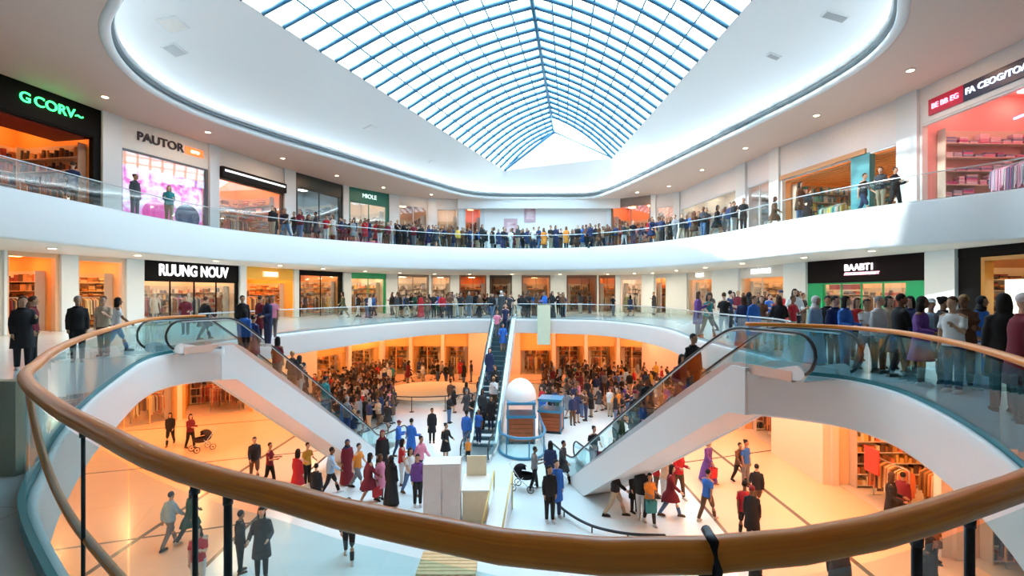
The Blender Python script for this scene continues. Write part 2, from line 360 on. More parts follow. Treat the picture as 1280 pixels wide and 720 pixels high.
# ------------------------------------------------------------------ recessed ceiling lamps
M_lamp = mat('lamp_glow', (1, .9, .75), .5, emis=(1, .78, .52), es=6)
M_lring = mat('lamp_ring', (.75, .72, .68), .3, .4)
bm = bmesh.new(); cyl(bm, 0, 0, -.02, .02, .17, n=20); LR = mesh_obj('lamp_trim', bm, M_lring); LRM = LR.data; bpy.data.objects.remove(LR)
bm = bmesh.new(); cyl(bm, 0, 0, -.03, -.021, .12, n=20); LD = mesh_obj('lamp_disc', bm, M_lamp); LDM = LD.data; bpy.data.objects.remove(LD)
def lamp_light(name, col, watt, spread=PI):
    l = bpy.data.lights.new(name, 'AREA'); l.shape = 'DISK'; l.size = .24; l.energy = watt; l.color = col; return l
LL = {'upper': lamp_light('lamp_light', (1, .60, .38), LAMP_W*.5), 'middle': lamp_light('lamp_light', (1, .80, .60), LAMP_W*.9), 'ground': lamp_light('lamp_light', (1, .48, .19), LAMP_W*1.6), 'ground_r': lamp_light('lamp_light', (1, .50, .27), LAMP_W*1.35)}
LAMP_GRP = {'upper': ('small round downlight in the beige ceiling of the top gallery', 'downlights in the top gallery ceiling'),
            'middle': ('small round downlight under the upper gallery slab', 'downlights over the middle gallery'),
            'ground': ('small round downlight over the orange lit ground floor aisle', 'downlights over the ground floor aisle'),
            'ground_r': ('small round downlight over the peach lit ground floor aisle', 'downlights over the peach ground floor aisle')}
def pip(x, y, poly):
    c = False; n = len(poly)
    for i in range(n):
        a, b = poly[i], poly[(i+1) % n]
        if (a[1] > y) != (b[1] > y) and x < (b[0]-a[0])*(y-a[1])/(b[1]-a[1])+a[0]: c = not c
    return c
def lamp(x, y, z, kind):
    if pip(x, y, {ZC: RING, SOF2: OPEN2, SOF1: OPEN1}[z]): return
    if min(math.hypot(x-p[0], y-p[1]) for p in {ZC: RING, SOF2: OPEN2, SOF1: OPEN1}[z]) < .4: return
    lb, gr = LAMP_GRP[kind]; t = thing('downlight', lb, 'ceiling lamp', (x, y, z-.012), group=gr)
    for nm, me in (('lamp_ring', LRM), ('lamp_disc', LDM)): link(bpy.data.objects.new(nm, me), t)
    l = bpy.data.objects.new('lamp_light', LL[kind]); link(l, t); l.location = (0, 0, -.05)
def along(line, step, off, closed=False):
    P = [Vector((p[0], p[1])) for p in line]; out = []; acc = step/2
    for a, b in zip(P, P[1:]+(P[:1] if closed else [])):
        L = (b-a).length; d = (b-a).normalized() if L > 1e-6 else None
        while acc < L: out.append(a+d*acc+Vector((d.y, -d.x))*off); acc += step
        acc -= L
    return out
for p in along(WALL, 5.2, 2.0):
    if p.y > 9: lamp(p.x, p.y, ZC, 'upper')
for p in along(WALL, 4.2, 3.0):
    if p.y > 7: lamp(p.x, p.y, SOF2, 'middle')
for p in along(GW, 4.6, 2.6):
    if p.y > 9: lamp(p.x, p.y, SOF1, 'ground_r' if p.x > 5 else 'ground')
for x, y in ((-14, 12), (-13, 17), (-13, 22), (-18, 13), (-10, 9), (-12, 27)): lamp(x, y, SOF1, 'ground')
for x, y in ((9, 11), (9, 16), (9.6, 21), (9, 26), (8, 6.5)): lamp(x, y, SOF1, 'ground_r')

# ------------------------------------------------------------------ shops
FONTM = {}
def lettering(txt, size, m, parent, loc, bold=.012, sx=1, sp=1.0, nm='lettering'):
    c = bpy.data.curves.new(nm, 'FONT'); c.body = txt; c.size = size; c.extrude = .02; c.offset = bold; c.align_x = 'CENTER'; c.align_y = 'CENTER'; c.space_character = sp
    c.materials.append(m); o = bpy.data.objects.new(nm, c); link(o, parent); o.location = loc; o.rotation_euler = (PI/2, 0, 0); o.scale = (sx, 1, 1)
    dg = bpy.context.evaluated_depsgraph_get(); me = bpy.data.meshes.new_from_object(o.evaluated_get(dg)); me.name = nm; n = bpy.data.objects.new(nm, me); bpy.data.objects.remove(o); link(n, parent)
    n.location = loc; n.rotation_euler = (PI/2, 0, 0); n.scale = (sx, 1, 1); return n
def colmat(c, rough=.5, noise=.05):
    if max(c) < .03: c = tuple(v*.4 for v in c); return mat('deep_%03d_%03d_%03d' % tuple(int(v*999) for v in c), c, .6, noise=noise, spec=.12)
    return mat('paint_%02d_%02d_%02d' % tuple(int(v*99) for v in c), c, rough, noise=noise)
def glow(c, e): return mat('glow_%02d_%02d_%02d_%d' % (*[int(v*99) for v in c], int(e*10)), c, .5, emis=c, es=e)
WARM = (1, .58, .22); AMB = (1, .50, .17); CREAM = (1, .80, .58); COOL = (.9, .97, 1)
PAL = {'mix': [(.75,.68,.6),(.5,.12,.1),(.12,.1,.12),(.8,.55,.3),(.2,.22,.3),(.6,.3,.35),(.3,.13,.06)],
       'dark': [(.06,.03,.03),(.25,.04,.04),(.1,.05,.03),(.4,.12,.05),(.03,.03,.04),(.55,.3,.12)],
       'gold': [(.8,.5,.15),(.6,.3,.08),(.3,.12,.04),(.85,.7,.45),(.15,.07,.04),(.7,.2,.08)],
       'pale': [(.8,.75,.7),(.85,.8,.75),(.6,.5,.42),(.4,.3,.25),(.75,.6,.5),(.2,.15,.15)],
       'pink': [(.8,.4,.55),(.85,.65,.7),(.6,.15,.35),(.5,.5,.6),(.8,.75,.8),(.25,.3,.45)],
       'teal': [(.1,.45,.45),(.2,.6,.5),(.7,.65,.2),(.75,.7,.65),(.05,.2,.25),(.5,.25,.1)],
       'grey': [(.3,.36,.4),(.5,.55,.58),(.12,.15,.18),(.7,.72,.74),(.2,.3,.35),(.6,.3,.3)]}
def goods(bm, x0, x1, y0, y1, z, h, rr, nm=6, mode=0):
    x = x0
    while x < x1-.05:
        w = min(x1-x, rr.uniform(*((.07, .2), (.18, .42), (.14, .3), (.28, .6))[mode])); hh = h*rr.uniform(.45, .95); k = rr.randrange(nm)
        if mode == 3:   # folded stacks
            n = rr.randint(2, 6); th = min(.07, h*.9/n)
            for q in range(n): box(bm, x+rr.uniform(0, .02), x+w*.86, y0, y1, z+q*th, z+(q+.85)*th, rr.randrange(nm))
        elif mode == 2 or (mode == 1 and rr.random() < .3): cyl(bm, x+w/2, (y0+y1)/2, z, z+hh, w*.42, w*.3, 8, k)
        else: box(bm, x, x+w*.9, y0, y1, z, z+hh, k)
        x += w+rr.uniform(0, .05)
def shelf_unit(x, y, w, h, pal, nm_label, parent_shop, rr, facing=1, nsh=5, rot=0):
    bm = bmesh.new(); d = .38
    box(bm, 0, .04, 0, d, 0, h); box(bm, w-.04, w, 0, d, 0, h); box(bm, .04, w-.04, d-.03, d, 0, h)
    rt = thing('display_shelf', nm_label, 'shelf'); rt.matrix_world = SHOPM[parent_shop.name] @ Matrix.Translation((x, y, 0)) @ Matrix.Rotation(rot, 4, 'Z')
    mesh_obj('frame', bm, colmat((.62, .52, .42)), rt)
    pm = [colmat(c, .6) for c in PAL[pal]]
    bm = bmesh.new(); gm = bmesh.new(); mode = rr.choice([0, 1, 1, 2, 2, 3, 3])
    for i in range(nsh):
        z = .12+i*(h-.2)/nsh
        box(bm, .04, w-.04, 0, d-.03, z, z+.03); goods(gm, .06, w-.06, .04, d-.08, z+.031, (h-.2)/nsh-.06, rr, len(pm), mode)
    mesh_obj('shelf_boards', bm, colmat((.7, .6, .5)), rt)
    g = mesh_obj('merchandise', gm, pm, rt); g['kind'] = 'stuff'
    return rt
def rack(x, y, w, pal, label, shop, rr):
    rt = thing('clothes_rack', label, 'clothes rack'); rt.matrix_world = SHOPM[shop.name] @ Matrix.Translation((x, y, 0))
    bm = bmesh.new()
    for xx in (0, w): sweep(bm, [(xx, 0, .05), (xx, 0, 1.5)], .02, 8); sweep(bm, [(xx, -.3, .03), (xx, .3, .03)], .02, 8)
    sweep(bm, [(0, 0, 1.5), (w, 0, 1.5)], .018, 8); mesh_obj('rail_frame', bm, M_steel, rt)
    gm = bmesh.new(); pm = [colmat(c, .8) for c in PAL[pal]]; xx = .06
    while xx < w-.05:
        L = rr.uniform(.7, 1.1); k = rr.randrange(len(pm)); t = rr.uniform(.03, .05)
        a = [gm.verts.new((xx+s, yy, zz)) for s in (0, t) for yy, zz in ((-.05, 1.46), (.05, 1.46), (.24, 1.36), (.27, 1.46-L), (-.27, 1.46-L), (-.24, 1.36))]
        gm.faces.new(a[:6]).material_index = k; gm.faces.new(a[6:][::-1]).material_index = k
        for q in range(6): gm.faces.new((a[q], a[6+q], a[6+(q+1) % 6], a[(q+1) % 6])).material_index = k
        xx += t+rr.uniform(.015, .05)
    g = mesh_obj('hanging_garments', gm, pm, rt); g['kind'] = 'stuff'; return rt
SHOPM = {}; SHOPS = []
def mannequin(x, y, label, shop, col):
    rt = thing('mannequin', label, 'mannequin'); rt.matrix_world = SHOPM[shop.name] @ Matrix.Translation((x, y, 0))
    bm = bmesh.new(); cyl(bm, 0, 0, 0, .04, .22, n=20); mesh_obj('base', bm, M_steel, rt)
    bm = bmesh.new()
    for s in (-1, 1):
        sweep(bm, [(s*.06, 0, .04), (s*.07, 0, .45), (s*.09, 0, .9)], [.035, .05, .08], 10)
        sweep(bm, [(s*.19, 0, 1.42), (s*.26, -.03, 1.15), (s*.25, -.1, .9)], [.045, .038, .025], 8)
    sweep(bm, [(0, 0, 1.4), (0, 0, 1.5), (0, -.01, 1.56), (0, -.01, 1.64), (0, 0, 1.72), (0, 0, 1.75)], [.06, .045, .07, .085, .06, .02], 12)
    mesh_obj('figure', bm, colmat((.75, .7, .65)), rt, True)
    bm = bmesh.new(); sweep(bm, [(0, 0, .62), (0, 0, .9), (0, 0, 1.08), (0, 0, 1.3), (0, 0, 1.44), (0, 0, 1.47)], [.21, .17, .135, .18, .17, .09], 14, None); mesh_obj('dress', bm, colmat(col, .8), rt, True)
def shop(px0, px1, lev, name, label, line=None, hh=.9, hc=(.8, .8, .78), fw=.14, fc=None, ic=(.85, .6, .38), lc=WARM, le=1, depth=4.2, pal='mix', txt=None, tc=(1, 1, 1), te=2.5, tsz=.5, tx=.5, shelves=2, racks=1, cat='shop front', sideshelf=True, bold=.0, glz=True, backz=0, mull=2, H=None, floor_c=(.6, .5, .42), man=0, seed=None, tpx=1):
    zf = {0: Z0, 1: Z1, 2: Z2}[lev]; HH = H or {0: SOF1-Z0, 1: SOF2, 2: ZC-Z2}[lev]
    line = line or (GW if lev == 0 else WALL)
    A, Bp = hit(px0, line), hit(px1, line)
    A = A.copy(); Bp = Bp.copy(); W = (Bp-A).length; ang = math.atan2(Bp.y-A.y, Bp.x-A.x)
    rr = random.Random((seed or 0)+int(px0*3+lev*1000+77))
    rt = thing('storefront', label, cat, (A.x, A.y, zf), ang); SHOPM[rt.name] = Matrix.Translation((A.x, A.y, zf)) @ Matrix.Rotation(ang, 4, 'Z')
    fcm = colmat(fc or hc, .4); zt = HH-hh
    bm = B((0, W, -.02, .22, zt, HH)); mesh_obj('header_panel', bm, colmat(hc, .45), rt)
    bm = B((0, fw, 0, .25, 0, zt), (W-fw, W, 0, .25, 0, zt), (fw, W-fw, .02, .2, zt-.08, zt)); mesh_obj('side_frame', bm, fcm, rt)
    im = colmat(ic, .6); D = depth
    bm = B((0, W, D, D+.1, 0, HH), (-.02, .05, .25, D, 0, HH), (W-.05, W+.02, .25, D, 0, HH), (.05, W-.05, .25, D, HH-.06-(.25 if HH > 5 else .0), HH)); mesh_obj('inner_walls', bm, im, rt)
    bm = B((.05, W-.05, .25, D, .002, .03)); mesh_obj('shop_floor', bm, colmat(floor_c, .3), rt)
    # ceiling lamps inside
    zl = HH-.14-(.25 if HH > 5 else 0); bm = bmesh.new(); n = max(1, int(W/1.6))
    for i in range(n):
        xx = W*(i+.5)/n
        for yy in (1.1, D-1.1): box(bm, xx-.28, xx+.28, yy-.28, yy+.28, zl, zl+.05)
    mesh_obj('ceiling_lamp', bm, glow(lc, SHOP_E*le), rt)
    if glz:
        n = max(1, mull)
        for i in range(1, n): xx = fw+(W-2*fw)*i/n; mesh_obj('mullion', B((xx-.025, xx+.025, .05, .12, 0, zt-.08)), fcm, rt)
        bm = B((fw, W-fw, .08, .1, .02, zt-.08)); mesh_obj('shop_window', bm, M_shopg, rt)
    if txt:
        zc = zt+hh/2
        lettering(txt, tsz, glow(tc, te) if te else colmat(tc), rt, (W*tx, -.06, zc), bold, tpx)
    SHOPS.append((rt, W, zt, D, zf)); h = min(zt-.25, 2.7 if lev < 2 else 4.0)
    if shelves:
        k = max(1, int(W/2.1)); ww = (W-.3)/k
        for i in range(k): shelf_unit(.15+i*ww, D-.42, ww-.06, h, pal, f'{["tall","filled","crowded","lit","deep","stocked","wide"][i%7]} display shelf at the back of the {name}', rt, rr, nsh=6 if lev == 2 else 5)
    if sideshelf and D > 2.5:
        ww = D-1.3
        if (px0+px1)/2 < 640: shelf_unit(W-.07-.38, D-.55, ww, h, pal, f'tall shelf along the far side wall of the {name}', rt, rr, nsh=6, rot=-PI/2)
        else: shelf_unit(.07+.38, .7, ww, h, pal, f'tall shelf along the far side wall of the {name}', rt, rr, nsh=6, rot=PI/2)
    for i in range(racks):
        wq = min(1.6, W*.5); x = .3+rr.uniform(0, max(.05, W-wq-.6)); rack(x, .9+.9*i, wq, pal, f'rack of hanging clothes {["behind the window", "second from the window", "third from the window", "deepest inside"][i]} of the {name}', rt, rr)
    for i in range(man): mannequin(W*(i+.5)/man, .5, f'mannequin in a window dress in the {name}' if man == 1 else f'{["first","second","third"][i]} mannequin from the door end in the {name}', rt, R.choice(PAL[pal]))
    return rt, W, zt, D, HH
EDGE = {}
def piers(line, lev, spans, zf, H, nm):
    """white piers filling the line between neighbouring shops"""
    for a, b in spans:
        A, Bp = hit(a, line), hit(b, line)
        if A is None or Bp is None: continue
        W = (Bp-A).length; ang = math.atan2(Bp.y-A.y, Bp.x-A.x)
        bm = B((0, W, -.16, .6, 0, H)); o = struct(nm, bm, M_pier); o.location = (A.x, A.y, zf); o.rotation_euler = (0, 0, ang)
# --- top gallery, along the wall
s1 = shop(-60, 126, 2, 'green lettered shop', 'black framed shop with green glowing letters and orange room, top gallery corner', hh=1.35, hc=(.012, .012, .012), fw=.35, ic=(.95, .42, .10), lc=AMB, le=1.5, txt=None, depth=5, pal='dark', racks=1, glz=False, floor_c=(.5, .3, .15))
lettering('CORV~', .6, glow((.04, 1, .2), 2.2), s1[0], (s1[1]*.66, -.06, s1[2]+.72), .006)
lettering('G', .6, glow((.04, 1, .2), 2.2), s1[0], (s1[1]*.42, -.06, s1[2]+.72), .006)
bm = B((.35, s1[1]-.35, .25, 2.2, s1[2]-.12, s1[2]-.02)); mesh_obj('dark_red_soffit', bm, colmat((.22, .02, .015)), s1[0])
s2 = shop(150, 260, 2, 'pale shop with the pink poster', 'pale shop front with black and orange lettering above a pink poster, top gallery', hh=1.5, hc=(.80, .80, .74), fw=.12, fc=(.12, .15, .16), ic=(.9, .5, .35), lc=WARM, le=.9, pal='pink', shelves=0, racks=0, mull=1)
lettering('PAUTOR', .62, colmat((.02, .015, .03)), s2[0], (s2[1]*.42, -.06, s2[2]+.78), .012)
bm = B((s2[1]*.70, s2[1]*.93, -.08, -.02, s2[2]+.55, s2[2]+.98)); bevel(bm, .02); sb = mesh_obj('orange_sign_block', bm, glow((1, .2, .05), .7), s2[0])
lettering('oro', .34, glow((1, .75, .6), 1), s2[0], (s2[1]*.815, -.11, s2[2]+.78), .012)
s3 = shop(272, 354, 2, 'shop with the black awning', 'shop with black awning band and thin white line over an orange room', hh=1.75, hc=(.78, .78, .74), fw=.1, fc=(.1, .12, .12), ic=(.98, .45, .1), lc=AMB, le=1.6, pal='mix', racks=1, mull=1)
bm = B((.05, s3[1]-.05, -.35, -.04, s3[2]-.02, s3[2]+.62)); aw = mesh_obj('awning_band', bm, M_black, s3[0])
bm = B((.2, s3[1]-.2, -.38, -.35, s3[2]+.34, s3[2]+.46)); mesh_obj('white_line_sign', bm, glow((.85, .92, .95), .8), s3[0])
s4 = shop(368, 428, 2, 'charcoal framed shop', 'charcoal framed shop with grey window display on the top gallery', hh=1.0, hc=(.02, .035, .035), fw=.3, ic=(.3, .38, .42), lc=COOL, le=.7, pal='grey', racks=1, man=2)
s5 = shop(435, 486, 2, 'green framed shop', 'dark green framed shop with small sign on the top gallery', hh=1.1, hc=(.02, .2, .16), fw=.22, fc=(.03, .22, .18), ic=(.75, .62, .5), lc=CREAM, pal='pale', txt='MIOLE', te=.8, tsz=.5, tc=(.7, .9, .85))
s6 = shop(498, 535, 2, 'brown headed shop', 'narrow shop with dark display and warm window on the top gallery', hh=.8, hc=(.75, .75, .72), ic=(.6, .4, .3), pal='dark')
s7 = shop(545, 573, 2, 'pale narrow shop', 'pale narrow shop with cream interior near the white end wall', hh=.9, hc=(.78, .78, .76), ic=(.85, .7, .6), lc=CREAM, pal='pale')
s8 = shop(580, 602, 2, 'last red lit shop', 'red and orange lit shop next to the white end wall, top gallery', hh=.8, hc=(.75, .73, .7), ic=(.8, .3, .18), lc=AMB, pal='dark')
s9 = shop(764, 814, 2, 'orange lit corner shop', 'orange lit shop full of red goods beside the white end wall', hh=.7, hc=(.25, .2, .18), ic=(.85, .35, .15), lc=AMB, le=1.3, pal='dark')
s10 = shop(820, 843, 2, 'narrow pale pink shop', 'narrow pale pink shop behind the top gallery crowd', hh=1.1, hc=(.75, .76, .77), ic=(.85, .62, .55), lc=CREAM, pal='pale')
s11 = shop(850, 922, 2, 'bluish white shop', 'bluish white shop with dark display panel on the top gallery', hh=1.5, hc=(.72, .76, .80), ic=(.75, .72, .7), lc=CREAM, pal='grey', racks=1, man=2)
s12 = shop(934, 964, 2, 'pale lilac shop', 'small pale lilac shop between two white piers on the top gallery', hh=1.7, hc=(.74, .74, .77), ic=(.8, .6, .55), lc=CREAM, pal='pale')
s13 = shop(976, 1124, 2, 'slatted timber shop', 'wide open shop with slatted timber ceiling and teal and yellow goods', hh=2.0, hc=(.76, .77, .78), fw=.1, ic=(.85, .45, .2), lc=WARM, le=1.1, pal='teal', racks=3, glz=False, depth=5)
bm = bmesh.new()
for i in range(14): y = .3+i*.32; box(bm, .1, s13[1]-.1, y, y+.14, s13[2]-.2, s13[2]-.1)
mesh_obj('ceiling_slats', bm, colmat((.62, .32, .12)), s13[0])
bm = B((s13[1]*.66, s13[1]*.8, -.02, .3, 0, s13[2])); mesh_obj('teal_pillar', bm, colmat((.08, .3, .34)), s13[0])
bm = B((.05, s13[1]*.78, -.12, -.02, s13[2]-.02, s13[2]+.22)); mesh_obj('timber_fascia', bm, colmat((.62, .33, .15)), s13[0])
s14 = shop(1150, 1345, 2, 'pink lit shop', 'pink lit shop with red and navy sign band, top gallery', hh=1.55, hc=(.74, .73, .72), fw=.1, ic=(.85, .40, .38), lc=(1, .62, .5), le=1.2, pal='pink', racks=2, depth=5, glz=False)
W = s14[1]; z = s14[2]
bm = B((.5, W*.36, -.09, -.02, z+.22, z+.88)); mesh_obj('red_sign', bm, colmat((.55, .01, .06), .35), s14[0]); lettering('BE BB EG', .30, glow((1, .35, .5), 1.2), s14[0], (.5*(.5+W*.36), -.11, z+.54), .003)
bm = B((W*.36, W*.93, -.09, -.02, z+.22, z+.88)); mesh_obj('navy_sign', bm, colmat((.015, .02, .06), .35), s14[0]); lettering('FA CEOG/TOADOX', .34, glow((.7, .8, 1), 1.2), s14[0], (W*.645, -.11, z+.54), .003)
bm = bmesh.new(); sweep(bm, [(W*.42, 1.6, z-.55), (W*.95, 1.6, z-.35)], .05, 8); mesh_obj('pink_neon_tube', bm, glow((1, .12, .5), 7), s14[0])
piers(WALL, 2, [(126,150),(260,272),(354,368),(428,435),(486,498),(535,545),(573,580),(602,606),(758.5,764),(814,820),(843,850),(922,934),(964,976),(1124,1150)], Z2, ZC-Z2, 'column')
# end wall of the top gallery with its two pink posters
bm = B((-3, 9, 45.3, 45.5, Z2, ZC)); struct('wall_far', bm, M_white)
bm = B((-5, 10, 44.62, 44.7, 9.6, ZC)); struct('wall_far_header', bm, M_white)
def abstract_mat(name, cols, scale, e=0, kind='NOISE'):
    m = bpy.data.materials.new(name); m.use_nodes = True; nt = m.node_tree; b = nt.nodes['Principled BSDF']; b.inputs['Roughness'].default_value = .4
    tc = nt.nodes.new('ShaderNodeTexCoord'); nz = nt.nodes.new('ShaderNodeTexVoronoi' if kind == 'V' else 'ShaderNodeTexNoise'); nz.inputs['Scale'].default_value = scale
    cr = nt.nodes.new('ShaderNodeValToRGB'); cr.color_ramp.interpolation = 'EASE'
    while len(cr.color_ramp.elements) < len(cols): cr.color_ramp.elements.new(.5)
    for i, c in enumerate(cols):
        cr.color_ramp.elements[i].position = (i+.5)/len(cols) if kind == 'V' else .3+.4*i/(len(cols)-1); cr.color_ramp.elements[i].color = (*c, 1)
    nt.links.new(tc.outputs['Object'], nz.inputs['Vector']); nt.links.new(nz.outputs[0], cr.inputs[0]); nt.links.new(cr.outputs[0], b.inputs['Base Color'])
    if e: nt.links.new(cr.outputs[0], b.inputs['Emission Color']); b.inputs['Emission Strength'].default_value = e
    return m
for x0, x1, z0, z1, lb in ((-.75, .5, 7.0, 8.75, 'lower mauve poster on the white end wall behind the crowd'), (1.15, 2.2, 8.4, 10.2, 'upper mauve poster on the white end wall')):
    rt = thing('wall_poster', lb, 'poster', (x0, 45.3, z0)); bm = B((0, x1-x0, -.06, -.01, 0, z1-z0)); bevel(bm, .015); mesh_obj('backing_board', bm, colmat((.62, .42, .48)), rt)
    bm = B(((x1-x0)*.2, (x1-x0)*.85, -.075, -.061, (z1-z0)*.15, (z1-z0)*.8)); mesh_obj('picture', bm, abstract_mat('mauve_print', [(.45, .2, .28), (.75, .55, .6), (.9, .85, .85)], 1.4), rt)
# pink poster of the pale shop: a back-lit print with large soft blossoms and two bulbs of colour
W = s2[1]; bm = B((.14, W-.14, .3, .36, .4, s2[2]-.75)); mesh_obj('lit_poster', bm, abstract_mat('pink_blossom_print', [(.35, .04, .35), (.9, .12, .6), (1, .6, .95), (.95, .85, .95), (.85, .25, .6)], 1.6, .45), s2[0])
bm = bmesh.new(); bmesh.ops.create_circle(bm, cap_ends=True, radius=.72, segments=40, matrix=Matrix.Translation((W*.78, .285, 1.05)) @ Matrix.Rotation(PI/2, 4, 'X')); mesh_obj('navy_disc_print', bm, glow((.03, .05, .12), .5), s2[0])
bm = bmesh.new(); bmesh.ops.create_circle(bm, cap_ends=True, radius=.75, segments=40, matrix=Matrix.Translation((W*.42, .285, .95)) @ Matrix.Rotation(PI/2, 4, 'X')); mesh_obj('magenta_disc_print', bm, glow((.7, .06, .36), .6), s2[0])
bm = B((.14, W-.14, .3, .36, s2[2]-.74, s2[2]-.1)); mesh_obj('coral_band', bm, glow((.95, .36, .18), .4), s2[0])

# --- middle gallery
t0 = shop(-75, 2, 1, 'corner amber shop', 'amber lit corner shop partly cut off at the gallery edge', hh=.3, hc=(.7, .7, .66), ic=(.9, .45, .15), lc=AMB, pal='dark')
t1 = shop(6, 74, 1, 'orange shop with dark curtains', 'orange lit shop with dark hanging goods, middle gallery', hh=.12, hc=(.8, .5, .3), ic=(.95, .42, .12), lc=AMB, le=1.6, pal='dark', racks=2, glz=False, shelves=1)
t2 = shop(95, 156, 1, 'peach shop', 'peach lit open shop beside the black lettered shop', hh=.15, hc=(.8, .6, .45), ic=(.95, .55, .28), lc=WARM, le=1.4, pal='gold', racks=1, glz=False)
t3 = shop(178, 298, 1, 'black lettered shop', 'black framed shop with large white letters, middle gallery', hh=1.02, hc=(.012, .012, .012), fw=.1, ic=(.95, .66, .42), lc=CREAM, le=1.5, pal='mix', racks=2, mull=4, txt='RUUNG NOUV', tsz=.86, te=1.2, tpx=.72, bold=.018, man=3)
t4 = shop(306, 366, 1, 'yellow orange shop', 'yellow orange shop with small white glowing sign, middle gallery', hh=.75, hc=(.95, .50, .06), fw=.05, ic=(.95, .5, .10), lc=AMB, le=1.8, pal='gold', racks=1, glz=False)
bm = B((t4[1]*.34, t4[1]*.66, -.08, -.02, t4[2]+.12, t4[2]+.5)); mesh_obj('sign_plate', bm, glow((1, .55, .3), .5), t4[0]); lettering('FORUO', .3, glow((1, .97, .95), 2), t4[0], (t4[1]*.5, -.1, t4[2]+.31), .01)
t5 = shop(372, 428, 1, 'dark framed shop', 'dark framed shop with golden goods and white figures', hh=.3, hc=(.02, .02, .022), fw=.28, ic=(.8, .45, .2), lc=WARM, le=1.5, pal='gold', racks=1, man=2)
t6 = shop(438, 482, 1, 'green topped shop', 'shop with bright green header and cream window', hh=.4, hc=(.02, .42, .17), fw=.1, ic=(.85, .65, .45), lc=CREAM, le=1.3, pal='gold')
t7 = shop(496, 536, 1, 'cream double window shop', 'cream lit shop with brown frame near the escalator head', hh=.15, hc=(.35, .25, .2), ic=(.9, .7, .5), lc=CREAM, le=1.4, pal='pale')
t8 = shop(539, 563, 1, 'small peach shop', 'small peach shop beside the orange draped shop', hh=.15, hc=(.5, .42, .36), ic=(.9, .68, .5), lc=CREAM, pal='pale')
t9 = shop(574, 608, 1, 'orange draped shop', 'shop with orange drapes and dark stripes behind the crowd', hh=.1, hc=(.25, .1, .05), ic=(.8, .28, .06), lc=AMB, le=1.2, pal='dark', racks=1)
t10 = shop(612, 640, 1, 'dark striped shop', 'dark striped shop front straight behind the far escalator', hh=.2, hc=(.08, .06, .05), ic=(.3, .2, .16), lc=WARM, le=.5, pal='dark')
t11 = shop(652, 688, 1, 'warm centre shop', 'warm lit shop left of the white pillar at the far end', hh=.15, hc=(.3, .2, .16), ic=(.9, .6, .42), lc=WARM, pal='mix', racks=1)
t12 = shop(708, 746, 1, 'maroon goods shop', 'shop packed with maroon and gold goods right of the white pillar', hh=.2, hc=(.22, .1, .07), ic=(.5, .22, .14), lc=WARM, pal='dark', racks=1)
t13 = shop(748, 770, 1, 'amber goods shop', 'amber shop sharing a brown frame with the maroon goods shop', hh=.2, hc=(.25, .12, .07), ic=(.7, .35, .15), lc=AMB, pal='gold', racks=1)
t14 = shop(776, 803, 1, 'pink shop with two mannequins', 'pale pink shop with two dark mannequins in its window', hh=.4, hc=(.8, .68, .62), ic=(.9, .72, .62), lc=CREAM, le=1.3, pal='pale', man=2)
t15 = shop(818, 834, 1, 'slim orange shop', 'slim orange lit doorway shop beyond the gallery bend', hh=.3, hc=(.7, .7, .68), ic=(.9, .5, .25), lc=WARM, pal='gold')
t16 = shop(860, 892, 1, 'peach shop with tiny sign', 'peach shop with tiny white sign, nearer the far bend', hh=.55, hc=(.72, .70, .66), ic=(.95, .62, .42), lc=WARM, le=1.2, pal='pale', txt='NOUC', tsz=.4, te=1.5, shelves=0)
t17 = shop(925, 982, 1, 'peach shop with wide sign', 'peach shop with white sign next to the green framed shop', hh=.65, hc=(.66, .66, .64), ic=(.95, .64, .44), lc=WARM, le=1.3, pal='pale', txt='MNG DNG', tsz=.42, te=1.5, shelves=1)
t18 = shop(1010, 1160, 1, 'black and green shop', 'black fronted shop with green side panels and small white sign', hh=1.2, hc=(.02, .012, .015), fw=.95, fc=(.01, .42, .16), ic=(.85, .62, .42), lc=CREAM, le=1.2, pal='mix', racks=2, mull=4)
W = t18[1]; z = t18[2]; lettering('BAABT1', .46, glow((1, .9, .92), 1.4), t18[0], (W*.5, -.08, z+.72), .006); lettering('ATEKTIONMHPROETT', .17, glow((1, .5, .65), 1.2), t18[0], (W*.52, -.08, z+.42), .01, 1.1)
bm = B((W*.2, W*.5, .12, .2, z-.35, z-.1)); mesh_obj('red_valance', bm, colmat((.6, .03, .06)), t18[0])
t19 = shop(1198, 1420, 1, 'black shop with timber door', 'black fronted shop with honey timber door frame by the rail', hh=.35, hc=(.02, .018, .018), fw=1.0, fc=(.01, .01, .012), ic=(.35, .16, .08), lc=WARM, le=.7, pal='dark', racks=1, mull=1, glz=False)
W = t19[1]; bm = B((1.0, 1.14, -.1, .25, 0, 2.95), (3.1, 3.24, -.1, .25, 0, 2.95), (1.0, 3.24, -.1, .25, 2.9, 3.04)); mesh_obj('timber_frame', bm, colmat((.62, .28, .05), .35), t19[0])
bm = B((1.3, 2.9, .5, .56, .9, 2.2)); mesh_obj('lit_notice', bm, glow((.85, .9, .7), 1.0), t19[0])
bm = B((2.35, 3.0, .1, .14, 1.2, 2.0)); mesh_obj('navy_poster', bm, colmat((.02, .05, .12)), t19[0])
piers(WALL, 1, [(2,6),(74,95),(156,178),(298,306),(366,372),(428,438),(482,496),(536,539),(563,574),(608,612),(640,652),(688,708),(746,748),(770,776),(803,818),(834,860),(892,925),(982,1010),(1160,1198)], Z1, SOF2, 'pillar')
